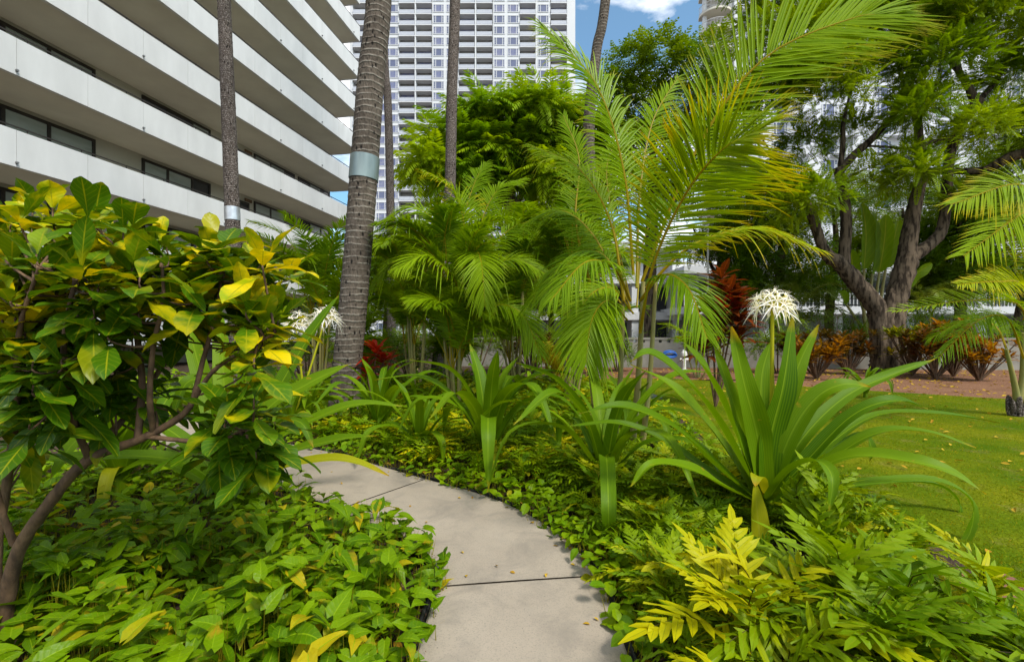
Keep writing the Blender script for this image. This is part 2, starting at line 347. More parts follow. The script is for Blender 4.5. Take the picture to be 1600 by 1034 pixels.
M['hedge'] = leafmat('hedge_leaf', (.06, .13, .02), (.12, .2, .025), trans=.3)

SUN_E, SUN_A, SKY_E, EXPO = 3.15, 11., .08, .42
# ------------------------------------------------------------------ ground, path, lawn
def poly(name, pts, z, mat, kind='structure'):
    mb = MB(); p = np.array([[x, y, z] for x, y in pts], float); c = p.mean(0)
    n = len(p); mb.add(np.vstack([p, c]), [[i, (i+1) % n, n] for i in range(n)])
    o = mb.build(name, mat); o['kind'] = kind; return o
mb = MB(); g = np.array([-400, -60, -20, -8, 0, 8, 20, 60, 400.]); gx, gy = np.meshgrid(g, g+10, indexing='ij')
k = len(g); i, j = np.meshgrid(np.arange(k-1), np.arange(k-1), indexing='ij')
mb.add(np.stack([gx, gy, 0*gx], -1), np.stack([i*k+j, (i+1)*k+j, (i+1)*k+j+1, i*k+j+1], -1).reshape(-1, 4))
struct(mb.build('ground', M['mulch']))
poly('dirt', [(1.5, 13.4), (4.8, 14.0), (7.5, 12.0), (10.6, 9.8), (17, 8.6), (26, 8.4), (26, 18.2), (13, 18.2), (6, 18.6), (1, 18.6)], .004, M['dirt'])
LAWN = [(3.0, 2.55), (2.95, 3.4), (2.6, 4.2), (2.5, 5.5), (2.9, 7.5), (2.6, 9.5), (2.2, 11.5), (1.8, 13.6), (3.5, 14.6), (5.2, 14.2), (7.8, 12.3), (10.7, 10.1), (17, 8.9), (26, 8.6), (26, 2.2), (6, 2.3)]
poly('lawn', LAWN, .008, M['lawn'])
R = np.array([(.50, -1.6), (.50, .2), (.52, 1.4), (.528, 2.236), (.522, 2.707), (.438, 3.056), (.271, 3.44), (-.033, 3.864), (-.40, 4.2), (-.852, 4.52), (-1.593, 5.08), (-2.16, 5.50), (-3.0, 6.0), (-4.2, 6.9), (-5.0, 8.5), (-5.3, 11.5)])
RC = catmull(np.c_[R, np.zeros(len(R))], 300); RT = tangents(RC); LN = np.c_[-RT[:, 1], RT[:, 0], np.zeros(301)]
LC = RC+LN*.965
arc = np.r_[0, np.cumsum(np.linalg.norm(np.diff(RC, axis=0), axis=1))]
def nearest(p): return int(np.argmin(np.linalg.norm(RC[:, :2]-p, axis=1)))
j1, j2 = nearest((.522, 2.72)), nearest((-.852, 4.52)); s1, s2 = arc[j1], arc[j2]
cuts = sorted([s1+(s2-s1)*k for k in range(-3, 6)])
pieces, lo = [], 0
path_mb = MB()
idx = [0]+[int(np.argmin(abs(arc-c))) for c in cuts if .2 < c < arc[-1]-.2]+[300]
for a, b in zip(idx[:-1], idx[1:]):
    # one concrete slab between two joints; the joint is a real 9 mm gap
    A, B = RC[a:b+1].copy(), LC[a:b+1].copy()
    A[0] += RT[a]*.009; B[0] += RT[a]*.009; A[-1] -= RT[b]*.009; B[-1] -= RT[b]*.009
    n = len(A); rows = []
    for w, z in ((0, -.05), (0, .026), (.012, .034), (.25, .036), (.5, .037), (.75, .036), (.988, .034), (1, .026), (1, -.05)):
        q = A*(1-w)+B*w; q[:, 2] = z; rows.append(q)
    V = np.stack(rows, 1); m = V.shape[1]
    ii, jj = np.meshgrid(np.arange(n-1), np.arange(m-1), indexing='ij')
    path_mb.add(V, np.stack([ii*m+jj, (ii+1)*m+jj, (ii+1)*m+jj+1, ii*m+jj+1], -1).reshape(-1, 4))
struct(path_mb.build('path', M['path'], smooth=False)); mb = MB()
for a in idx[1:-1]:
    n = 12; q = np.linspace(.01, .99, n)[:, None]; c = RC[a]*(1-q)+LC[a]*q; V = []
    for k_, o_ in ((-.0088, .030), (-.001, .0345), (.0088, .028)): v = c+RT[a]*k_*U(.8, 1.1, (n, 1)); v[:, 2] = o_; V.append(v)
    V = np.stack(V, 1); ii, jj = np.meshgrid(np.arange(n-1), np.arange(2), indexing='ij'); mb.add(V, np.stack([ii*3+jj, (ii+1)*3+jj, (ii+1)*3+jj+1, ii*3+jj+1], -1).reshape(-1, 4))
struct(mb.build('path_joint', M['joint']))
for c, off, lab in ((RC, -.018, 'black plastic edging strip along the outer right curve of the concrete path'), (LC, .018, 'black plastic edging strip along the inner left curve of the concrete path')):
    mb = MB()
    for h, o2 in ((.012, 0), (.030, .012)):
        q = (c+LN*(off+np.sign(off)*o2))[::5].copy(); q[:, 2] = h+.012*np.sin(np.arange(len(q))*.9); tube(mb, q, [.011, .011], n=len(q)*2, sides=6)
    tag(mb.build('path_edging', M['edging'], smooth=True), lab, 'edging')
# brick border at the lawn's near corner
mb = MB()
for a in range(8):
    for b in range(4):
        x, y = 2.30+a*.115+U(-.003, .003), 1.80+b*.215+(.1 if a % 2 else 0)
        mb.box(x, x+.108, y, y+.208, -.03, .035+U(-.003, .003))
tag(mb.build('brick_border', M['brick']), 'strip of red brick paving between the ferns and the lawn corner', 'paving', kind='structure')
# valve lid in the lawn
c = G(1016, 621); mb = MB(); mb.box(-.19, .19, -.26, .26, -.03, .035, lambda V: V+c); mb.box(-.15, .15, -.22, .22, .035, .05, lambda V: V+c)
tag(mb.build('valve_box', M['lid']), 'flat grey valve box lid at the edge of the grass', 'utility box')
c = G(458, 603); c[2] = .0
t = thing('path_light', 'small pale round garden light among leaves left of the big palm trunk', 'garden light', c)
mb = MB(); tube(mb, [c, c+(0, 0, .42)], [.022, .022], sides=8); part(mb, 'stake', M['metal'], t, True)
mb = MB(); tube(mb, [c+(0, 0, .42), c+(0, 0, .44), c+(0, 0, .47), c+(0, 0, .49)], [.13, .14, .09, .02], sides=16); part(mb, 'cap', M['bands'], t, True)

# ------------------------------------------------------------------ garden wall, hedge, hydrant, hose, pole, cables
W0, W1 = np.array([-3., 19.5]), np.array([30., 16.4]); wd = (W1-W0)/np.linalg.norm(W1-W0); wn = np.array([-wd[1], wd[0]]); WL = np.linalg.norm(W1-W0)
def wfr(V): return np.c_[W0[0]+V[:, 0]*wd[0]+V[:, 1]*wn[0], W0[1]+V[:, 0]*wd[1]+V[:, 1]*wn[1], V[:, 2]]
t = thing('garden_wall', 'long grey rendered garden wall with small square notches under its coping', 'wall', (W0[0], W0[1], 0))
mb = MB(); mb.box(0, WL, 0, .22, -.1, 1.02, wfr); q = 0
for k in range(int(WL/.34)): mb.box(k*.34, k*.34+.22, .0, .22, 1.02, 1.14, wfr)
part(mb, 'masonry', M['wallg'], t)
mb = MB(); mb.box(-.02, WL+.02, -.03, .25, 1.14, 1.23, wfr); part(mb, 'coping', M['wallg'], t)
n = 5200; hp = wfr(np.c_[U(6, WL, n), U(.28, .95, n), U(.6, 1.52, n)]); hp[:, 2] *= np.where(hp[:, 0] > 8, 1.32, 1.); mb = MB()
leaves(mb, hp, np.c_[U(-1, 1, n), U(-1, .3, n), U(-.2, 1, n)], (0, 0, 1), U(.06, .1, n), .03, .2, None, 'oval', 2, (-1, 1))
tag(mb.build('hedge', M['hedge']), 'clipped green hedge top showing above the grey garden wall', 'hedge')
c = G(1065, 578); c[1] -= .25
t = thing('standpipe', 'white hydrant like standpipe standing at the foot of the garden wall', 'hydrant', c)
mb = MB(); tube(mb, [c, c+(0, 0, .05), c+(0, 0, .06), c+(0, 0, .5), c+(0, 0, .56)], [.13, .13, .07, .07, .10], n=24, sides=14); part(mb, 'barrel', M['hyd'], t, True)
mb = MB(); tube(mb, [c+(0, 0, .56), c+(0, 0, .66), c+(0, 0, .74), c+(0, 0, .79)], [.12, .115, .07, .03], n=12, sides=14); part(mb, 'bonnet', M['hyd'], t, True)
for s in (-1, 1):
    mb = MB(); tube(mb, [c+(0, 0, .42), c+(s*.17, -.02, .42)], [.05, .05], sides=10); part(mb, 'nozzle', M['hyd'], t, True)
c = P(1044, 551, 17.6)
mb = MB()
for k in range(5):
    th = np.linspace(0, 6.28, 22); rr = .14+.02*math.sin(k*2); tube(mb, np.c_[c[0]+1.5*rr*np.cos(th), c[1]-.12-.035*k+0*th, c[2]+.62*rr*np.sin(th)-.02*k], [.026, .026], n=44, sides=6)
tag(mb.build('hose_coil', M['blue'], smooth=True), 'bright blue coiled hose hanging on the garden wall', 'hose')
mb = MB(); c0 = P(1106, 520, 24); c1 = P(1105, 400, 24); tube(mb, [np.array([c0[0], 24, 0]), np.array([c0[0], 24, 7.2])], [.06, .045], sides=10)
tag(mb.build('lamp_pole', M['hyd'], smooth=True), 'slender white lamp pole rising behind the red leaved bronze plant', 'pole')
for k, (a, b, lab) in enumerate(((464, 446, 'upper dark overhead cable running behind the big spreading tree'), (474, 455, 'lower dark overhead cable running behind the big spreading tree'))):
    mb = MB(); tube(mb, [P(1200, a-2, 27), P(1380, a+2, 26.5), P(1560, b, 26), P(1800, b-14, 25)], [.03, .03], n=40, sides=5)
    tag(mb.build('overhead_cable', M['metal']), lab, 'cable')

# ------------------------------------------------------------------ left apartment building with long white balconies
B0 = np.array([-11.26, 33.7]); bu = np.array([.177, 1.])/1.0155; bn = np.array([1., -.177])/1.0155
def bfr(V): return np.c_[B0[0]+V[:, 0]*bu[0]-V[:, 1]*bn[0], B0[1]+V[:, 0]*bu[1]-V[:, 1]*bn[1], V[:, 2]]
root = thing('apartment_building', 'low pale apartment block with long white balcony bands on each storey', 'building', (B0[0], B0[1], 0))
S0 = -34.
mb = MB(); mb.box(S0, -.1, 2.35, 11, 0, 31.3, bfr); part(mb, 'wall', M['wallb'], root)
def window(s0, s1, z0, z1, muls, d=2.35, kinds=()):
    f = MB(); w = .11
    f.box(s0, s1, d-.07, d+.02, z1-w, z1, bfr); f.box(s0, s1, d-.07, d+.02, z0, z0+w, bfr)
    for m_ in [s0]+list(muls)+[s1-w]: f.box(m_, m_+w, d-.068, d+.02, z0+w, z1-w, bfr)
    L = np.array(root.location); f.V = [v-L for v in f.V]
    fo = f.build('window', M['frame'], root)
    xs = [s0]+list(muls)+[s1-w]
    for i_, (a, b) in enumerate(zip(xs[:-1], xs[1:])):
        p = MB(); p.box(a+w, b, d-.03, d+.02, z0+w, z1-w, bfr); p.V = [v-L for v in p.V]
        q = p.build('pane', M['glassd' if kinds and kinds[i_ % len(kinds)] else 'blind'], fo)
for k in range(-2, 9):
    zb = 6.4+2.75*k
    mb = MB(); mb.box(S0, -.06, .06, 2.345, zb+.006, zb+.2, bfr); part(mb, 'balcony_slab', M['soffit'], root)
    mb = MB(); x = -.02-1.95*.46
    mb.box(S0, -.03, .045, .15, zb+.003, zb+1.09, bfr); mb.box(-.15, -.05, .15, 2.34, zb+.003, zb+1.09, bfr)
    mb.box(-.05, 0, 0.0, 2.3, zb, zb+1.1, bfr)
    e = -.006
    xs = [e]+[-.9-1.95*q for q in range(17)]
    for a, b in zip(xs[:-1], xs[1:]): mb.box(b+.006, a-.006, 0 if a != e else .003, .045, zb, zb+1.1, bfr)
    part(mb, 'parapet', M['white'], root); mb = MB()
    for q in range(0, 17, 2): mb.box(-.94-1.95*q, -.88-1.95*q, -.07, .01, zb+.10, zb+.15, bfr)
    part(mb, 'drain_spouts', M['metal'], root)
    mb = MB(); mb.box(S0, -.02, .055, .095, zb+1.2, zb+1.235, bfr)
    for q in range(22): mb.box(-.6-q*1.5, -.58-q*1.5, .065, .085, zb+1.1, zb+1.2, bfr)
    part(mb, 'handrail', M['frame'], root)
    z0, z1 = zb+.3, zb+2.75-.14
    r_ = lambda: [random.random() < .35 for _ in range(4)]
    window(-26.6, -22.4, z0, z1, (-25.3, -23.9), kinds=r_()); window(-20.6, -16.45, z0, z1, (-19.35, -18.05), kinds=(1, 0, 0)); window(-14.55, -10.97, z0, z1, (-13.4, -12.1), kinds=(0, 0, 1) if k != 1 else (1, 1, 0))
    window(-9.1, -8.3, z0-.1, z1-.25, (), kinds=(1,)); window(-7.9, -4.27, z0, z1, (-6.6, -5.3), kinds=(0, 0, 1)); window(-3.9, -.25, z0, z1, (-2.7, -1.4), kinds=(1, 0, 1))
    mb = MB(); mb.box(-8.6, -8.1, 2.28, 2.36, zb+2.42, zb+2.58, bfr); part(mb, 'vent_grille', M['twig'], root)
mb = MB(); mb.box(-11.9, -11.15, 2.0, 2.29, 6.4+.95, 6.4+1.4, bfr); part(mb, 'air_conditioner', M['metal'], root)
mb = MB(); mb.box(S0-.2, .2, -.2, 11.2, 31.3, 31.9, bfr); part(mb, 'roof', M['white'], root)

# ------------------------------------------------------------------ tall tower
TY = 114.; px = TY/F
root = thing('apartment_tower', 'tall white apartment tower with grid of balconies and blue windows', 'tower', (-12., TY, 0))
X = lambda p: (p-CX)*px
bal_cols = [(551, 577), (623, 648), (649.5, 675), (716.5, 742), (743.5, 770), (812, 837), (860, 886)]
win_cols = [(588, 604), (605.5, 621.5), (676.5, 694), (697.5, 714), (771.5, 789), (792.5, 811), (839.5, 858.5)]
mb = MB(); mb.box(X(546), X(899), TY+1.7, TY+18, 0, 98)
for a, b in ((577, 623), (675, 716.5), (770, 812), (837, 860), (886, 899), (546, 551)): mb.box(X(a), X(b), TY+.15, TY+1.72, 0, 97)
for a in (648.7, 742.7): mb.box(X(a)-.1, X(a)+.22, TY-.15, TY+1.72, 0, 97)
part(mb, 'wall', M['tower'], root)
def balcony_boxes(w):
    s_, r_, d_ = MB(), MB(), MB()
    s_.box(-w/2+.02, w/2-.02, -.25, 1.69, -.22, 0);
    r_.box(-w/2+.1, w/2-.1, -.18, -.12, .1, .92); r_.box(-w/2+.06, w/2-.06, -.2, -.1, .94, 1.02)
    d_.box(-w/2+.12, w/2-.12, 1.55, 1.69, 0, 2.5)
    return s_, r_, d_
def window_boxes(w):
    f_, p_ = MB(), MB(); h = 1.7
    for x0 in (-w/2, -w*.29, w*.27, w/2-.14): f_.box(x0, x0+.14, -.1, 0, 0, h)
    f_.box(-w/2, w/2, -.12, 0, -.12, 0); f_.box(-w/2, w/2, -.12, 0, h, h+.1)
    for q in range(1, 4):
        f_.box(-w/2+.14, -w*.29, -.07, 0, h*q/4, h*q/4+.05); f_.box(w*.27+.14, w/2-.14, -.07, 0, h*q/4, h*q/4+.05)
    p_.box(-w/2+.13, w/2-.13, -.035, 0, 0, h)
    return f_, p_
loc0 = np.array(root.location)
bp = balcony_boxes(25.5*px); bme = [m_.mesh(n_) for m_, n_ in zip(bp, ('balcony', 'railing', 'sliding_door'))]
wp = window_boxes(17.2*px); wme = [m_.mesh(n_) for m_, n_ in zip(wp, ('window', 'pane'))]
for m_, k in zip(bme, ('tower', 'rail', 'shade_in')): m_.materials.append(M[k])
wme[0].materials.append(M['tower']); pane_b = wme[1]; pane_c = pane_b.copy(); pane_b.materials.append(M['glassb']); pane_c.materials.append(M['curtain'])
door_c = bme[2].copy(); door_c.materials[0] = M['curtain']
def put(name, me, par, loc=(0, 0, 0)):
    o = bpy.data.objects.new(name, me); COL.objects.link(o); o.parent = par; o.location = loc; return o
rest_b = [MB(), MB(), MB()]; rest_w = [MB(), MB(), MB()]; nb = nw = 0
for f in range(34):
    zf = 1.1+2.75*f
    for ci, (a, b) in enumerate(bal_cols):
        L = np.array([X((a+b)/2), TY, zf])
        if 16 <= f <= 30 and ci != 0 and nb < 98 or (ci == 0 and 20 <= f <= 30 and nb < 98):
            o = put('balcony', bme[0], root, L-loc0); put('railing', bme[1], o); put('sliding_door', bme[2] if random.random() < .7 else door_c, o); nb += 1
        else:
            for mb_, src in zip(rest_b, bp):
                V, Q, T3, T = src.arrays(); mb_.add(V+L, Q, T)
    for ci, (a, b) in enumerate(win_cols):
        L = np.array([X((a+b)/2), TY+.15, zf+.62])
        if 17 <= f <= 30 and nw < 99:
            o = put('window', wme[0], root, L-loc0); put('pane', pane_b if random.random() < .55 else pane_c, o); nw += 1
        else:
            V, Q, T3, T = wp[0].arrays(); rest_w[0].add(V+L, Q, T)
            V, Q, T3, T = wp[1].arrays(); rest_w[1 if random.random() < .5 else 2].add(V+L, Q, T)
hb = part(rest_b[0], 'balcony', M['tower'], root); hb['kind'] = 'stuff'
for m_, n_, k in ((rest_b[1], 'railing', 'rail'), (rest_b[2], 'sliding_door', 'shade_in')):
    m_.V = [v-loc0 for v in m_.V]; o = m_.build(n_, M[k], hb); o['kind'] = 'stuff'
hw = part(rest_w[0], 'window', M['tower'], root); hw['kind'] = 'stuff'
for m_, k in ((rest_w[1], 'glassb'), (rest_w[2], 'curtain')):
    m_.V = [v-loc0 for v in m_.V]; o = m_.build('pane', M[k], hw); o['kind'] = 'stuff'

# ------------------------------------------------------------------ right hand building behind the trees
RY = 67.; rx = RY/F; XR = lambda p: (p-CX)*rx
root = thing('balcony_building', 'white high rise with rounded corner balconies behind the spreading tree', 'building', (XR(1105)+20, RY, 0)); loc0 = np.array(root.location)
mb = MB(); mb.box(XR(1150), XR(1660), RY+.5, RY+3.4, 0, 60); mb.box(XR(1150)+7, XR(1660), RY+3.41, RY+16, 0, 60); mb.box(XR(1106)+1.3, XR(1150)+.2, RY+3.2, RY+3.9, 0, 60); mb.box(XR(1106)+.1, XR(1106)+.6, RY+1.8, RY+2.3, 0, 60)
for p_ in (1197, 1262, 1340, 1430, 1530): mb.box(XR(p_)-.6, XR(p_)+.6, RY+.1, RY+.52, 0, 60)
part(mb, 'wall', M['tower'], root)
s_, r_, d_ = MB(), MB(), MB()
th = np.linspace(math.pi, math.pi*1.75, 17); arcp = np.c_[2.1+2.4*np.cos(th), 2.4+2.4*np.sin(th)]
op = np.vstack([arcp, [[4.2, 3.2], [-.1, 3.2]]])
n = len(op); V = np.vstack([np.c_[op, np.full(n, -.32)], np.c_[op, np.zeros(n)]]); ii = np.arange(n); i2 = (ii+1) % n
s_.add(V, np.c_[ii, i2, i2+n, ii+n]); c_ = np.array([[1.9, 2.3, -.32], [1.9, 2.3, 0]])
s_.add(np.vstack([V[:n], c_[:1]]), np.c_[i2, ii, np.full(n, n)]); s_.add(np.vstack([V[n:], c_[1:]]), np.c_[ii, i2, np.full(n, n)])
tube(r_, np.c_[arcp, np.full(17, 1.02)], [.05, .05], n=32, sides=5); tube(r_, np.c_[arcp, np.full(17, .12)], [.03, .03], n=32, sides=5)
for q in np.linspace(0, 1, 30):
    a_ = math.pi+q*math.pi*.75; x_, y_ = 2.1+2.4*math.cos(a_), 2.4+2.4*math.sin(a_); r_.box(x_-.015, x_+.015, y_-.015, y_+.015, 0, 1.02)
d_.box(.6, 3.6, 3.1, 3.19, 0, 2.1)
sm, rm, dm = s_.mesh('balcony'), r_.mesh('railing'), d_.mesh('sliding_door')
for m_, k in ((sm, 'soffit'), (rm, 'white'), (dm, 'shade_in')): m_.materials.append(M[k])
for f in range(3, 21):
    L = np.array([XR(1106), RY, 2.7+2.75*f]); o = put('balcony', sm, root, L-loc0); put('railing', rm, o); put('sliding_door', dm, o)
wb = window_boxes(2.3); wm = [m_.mesh(n_) for m_, n_ in zip(wb, ('window', 'pane'))]; wm[0].materials.append(M['tower']); wm[1].materials.append(M['glassb'])
for f in range(6, 20):
    for p_ in (1173, 1222, 1300, 1385, 1480, 1592):
        L = np.array([XR(p_), RY+.5, 2.7+2.75*f+.4]); put('pane', wm[1], put('window', wm[0], root, L-loc0))
sb = MB(); sb.box(-1.9, 1.9, -1.2, .0, -.2, 0); sr = MB(); sr.box(-1.9, 1.9, -1.2, -1.14, .95, 1.02)
for q in np.linspace(-1.88, 1.86, 26): sr.box(q, q+.03, -1.19, -1.15, 0, .95)
sbm, srm = sb.mesh('balcony'), sr.mesh('railing'); sbm.materials.append(M['tower']); srm.materials.append(M['white'])
for f in range(3, 20):
    for p_ in (1245, 1320, 1410, 1560):
        if (f < 6 or f > 11) and p_ != 1560: continue
        L = np.array([XR(p_), RY+.5, 2.7+2.75*f]); put('railing', srm, put('balcony', sbm, root, L-loc0))
# low white buildings beyond the wall
root = thing('low_pavilion', 'low white building with dark openings glimpsed between the palm stems', 'building', (6, 42, 0))
mb = MB(); mb.box(-4, 15, 43, 50, 0, 9.4)
for z in (0.0, 3.3, 6.4): mb.box(-4.4, 15.4, 41.2, 43.01, z+2.5, z+3.2)
for x in (-4, -.2, 3.6, 7.4, 11.2, 14.9): mb.box(x-.3, x+.3, 41.4, 43.0, 0, 9.0)
part(mb, 'wall', M['tower'], root)
for z in (0.0, 3.3):
    for x in (-2.1, 1.7, 5.5, 9.3, 13.05):
        mb = MB(); mb.box(x-1.5, x+1.5, 42.9, 43.03, z+.1, z+2.3); part(mb, 'window', M['glassd'], root)
root = thing('parking_deck', 'white parking deck with pale railings behind the wall on the far side', 'building', (30, 36, 0))
mb = MB(); mb.box(14, 64, 37, 52, 2.9, 3.5); mb.box(14, 64, 37.01, 52, 6.2, 6.8); mb.box(14, 64, 50, 52, 0, 9.2); mb.box(14, 64, 37.5, 50, 0, .3)
for x in range(15, 64, 6): mb.box(x, x+.6, 38, 38.6, .3, 8.5)
part(mb, 'wall', M['tower'], root)
for z in (3.5, 6.8):
    mb = MB(); mb.box(14, 64, 37.05, 37.1, z+1., z+1.07)
    for k in range(166): mb.box(14+k*.3, 14.05+k*.3, 37.05, 37.09, z, z+1.0)
    part(mb, 'railing', M['white'], root)
# ------------------------------------------------------------------ coconut palm trunks
crown_me = MB()
for k in range(9):
    a = k*2.4; d = np.array([math.cos(a), math.sin(a), 0]); e = .9-.16*k
    frond(crown_me, [(0, 0, 0), d*1.2+(0, 0, 1.2*e), d*2.7+(0, 0, 1.3*e-.3), d*3.9+(0, 0, .4*e-1.5)], 40, .85, .03, .5, nseg=2)
crown_me = crown_me.mesh('crown'); crown_me.materials.append(M['coconut_leaf'])
def coco(label, pts, radii, mat, band=None, bandmat='band', sides=20, n=220, stub=True, flare=1.25):
    b = np.array([pts[0][0], pts[0][1], 0.])
    t = thing('coconut_palm', label, 'palm', b, 'tall coconut palms among the garden plants')
    C = catmull(pts, n); z = C[:, 2]
    mb = MB(); rr = np.interp(np.linspace(0, 1, n+1), np.linspace(0, 1, len(radii)), radii)
    ring = 1+.010*np.abs(np.sin(np.arange(n+1)*1.35+np.cumsum(U(-.25, .25, n+1))))-.012
    rr = rr*ring*(1+(flare-1)*np.exp(-z/.25))
    tube(mb, C, rr, n=n, sides=sides, rough=.014)
    part(mb, 'trunk', M[mat], t, True)
    if band:
        for (za, zb_) in band:
            ia, ib = np.argmin(abs(z-za)), np.argmin(abs(z-zb_)); mb = MB(); tube(mb, C[ia:ib+1], [rr[ia]*1.05, rr[ib]*1.05], n=10, sides=28, cap=False); part(mb, 'metal_band', M[bandmat], t, True)
    if stub:
        o = bpy.data.objects.new('crown', crown_me); COL.objects.link(o); o.parent = t; o.location = Vector(C[-1]-b); o.rotation_euler = (0, 0, U(0, 6))
def zpy(py, Y): return H-(py-CY)/F*Y
y = 7.5
coco('thick leaning ringed palm trunk with a wide blue grey metal band', [P(538, 665, y), P(541, 590, y), P(556, 430, y), P(568, 280, y), P(580, 120, y), P(592, 0, y), P(600, -260, y), P(604, -650, y)], [.245, .235, .222, .225, .215, .205, .18, .16], 'coco', [(zpy(280, y), zpy(247, y))])
y = 11.
coco('thin dark rough palm trunk in front of the white balconies', [P(372, 620, y), P(366, 420, y), P(358, 200, y), P(350, 0, y), P(340, -300, y)], [.17, .165, .16, .145, .13], 'cocod', [(zpy(345, y), zpy(325, y))], 'bands')
y = 14.
coco('slim dark palm trunk standing before the middle of the tower', [P(684, 593, y), P(690, 520, y), P(702, 330, y), P(706, 150, y), P(711, 0, y), P(716, -330, y)], [.24, .2, .165, .165, .16, .14], 'cocod')
y = 14.5
coco('palm trunk leaning right with pale ringed foot behind areca stems', [P(930, 592, y), P(928, 500, y), P(926, 330, y), P(920, 200, y), P(932, 80, y), P(946, 0, y), P(975, -320, y)], [.22, .2, .19, .18, .16, .155, .13], 'coco')
y = 20.
coco('distant thin palm trunk half hidden beside the thick banded trunk', [P(612, 570, y), P(610, 330, y), P(606, 160, y), P(600, 60, y), P(590, -400, y)], [.2, .18, .17, .16, .14], 'cocod')
# ------------------------------------------------------------------ areca and young coconut palms
def areca(label, base, stems, nfr, Lf, hs, mat='areca', nl=34, lm=.42, W=.016, cat='palm', group='feathery clumping palms in the bed', dirs=None, stemr=.028, name='areca_palm', spread=.35, droopf=.4, nseg=3, ctr=1.0):
    """clump: several canes, each topped with arching fronds"""
    t = thing(name, label, cat, base, group)
    for s in range(stems):
        a = U(0, 6.28); off = np.array([math.cos(a), math.sin(a), 0])*spread*U(.15, .5); h = hs*U(.25, 1.08)
        p0 = base+off*.6; p1 = base+off*2.+(0, 0, h)
        mb = MB(); tube(mb, [p0, p0*.6+p1*.4+off*.15, p1], [stemr*1.2, stemr, stemr*.8], n=14, sides=8); part(mb, 'stem', M['cane'], t, True)
        for k in range(nfr):
            b = a+k*2.4+U(-.4, .4) if dirs is None else dirs[(s*nfr+k) % len(dirs)]+U(-.25, .25)
            d = np.array([math.cos(b), math.sin(b), 0]); L = Lf*U(.72, 1.12); e = U(1.12, 1.48)*min(ctr, 1.02); bend = U(.9, 2.1)*(.75+droopf*.6); Q = [p1]
            for st, bf in ((.28, .1), (.24, .25), (.24, .33), (.24, .32)): Q.append(Q[-1]+L*st*(d*math.cos(e)+(0, 0, math.sin(e)))); e -= bend*bf*1.25
            p1_, q1, q2, q3, q4 = Q
            mb = MB(); frond(mb, [p1-(0, 0, .05), q1, q2, q3, q4], nl, lm*U(.85, 1.1), W, .32, r=.012, nseg=nseg, petiole=.26, rnd=U(.1, .9)); part(mb, 'frond', M[mat], t)
    return t
areca('large areca clump with yellow canes in the middle of the bed', np.array([-.95, 8.0, 0]), 8, 4, 1.7, 2.3, nl=66, lm=.58, W=.016)
areca('areca clump with slanting olive canes between bed and lawn', np.array([1.05, 8.6, 0]), 7, 5, 1.8, 2.6, nl=62, lm=.58, W=.016, spread=.6)
areca('areca palm rising left of the thick banded trunk by the balconies', np.array([-4.75, 11.2, 0]), 6, 6, 2.45, 2.4, nl=46, lm=.62, W=.018)
areca('dense areca clump right of the thick banded trunk', np.array([-2.2, 10.4, 0]), 7, 6, 1.9, 2.7, nl=56, lm=.65, W=.020)
areca('areca clump standing behind the middle clump below the feathery tree', np.array([.1, 11.0, 0]), 8, 6, 2.1, 3.0, nl=54, lm=.65, W=.020)
areca('small yellowing areca glowing beside the low pavilion', np.array([1.15, 11.3, 0]), 3, 5, 1.1, .55, 'areca_y', nl=36, lm=.36, W=.012)
areca('low leafy palm clump at the foot of the slim dark trunk', np.array([-1.6, 12.6, 0]), 7, 6, .9, 1.7, nl=40, lm=.5, W=.016)
areca('low leafy palm clump in front of the low pavilion', np.array([2.6, 15.2, 0]), 6, 6, .8, 1.7, nl=36, lm=.5, W=.017)
areca('low leafy palm clump left of the path bend behind the narrow lilies', np.array([-3.4, 9.6, 0]), 6, 6, .8, 1.5, nl=40, lm=.45, W=.015)
areca('low dark green palm clump under the bronze red plant', np.array([6.0, 14.6, 0]), 4, 6, 1.6, .5, 'areca', nl=26, lm=.42, W=.018)
areca('grey green feather palm left of the spreading tree trunk', P(1250, 577, 21)*[1, 1, 0], 2, 8, 2.6, 2.1, 'greypalm', nl=30, lm=.6, W=.03, ctr=.8)
areca('grey green feather palm right of the spreading tree trunk', P(1450, 577, 22)*[1, 1, 0], 2, 8, 2.4, 2.6, 'greypalm', nl=30, lm=.55, W=.028, ctr=.8)
areca('dark feather palm showing above the areca tops beside the thick trunk', np.array([-3.6, 17., 0]), 2, 9, 2.8, 4.2, 'greypalm', nl=34, lm=.75, W=.03)

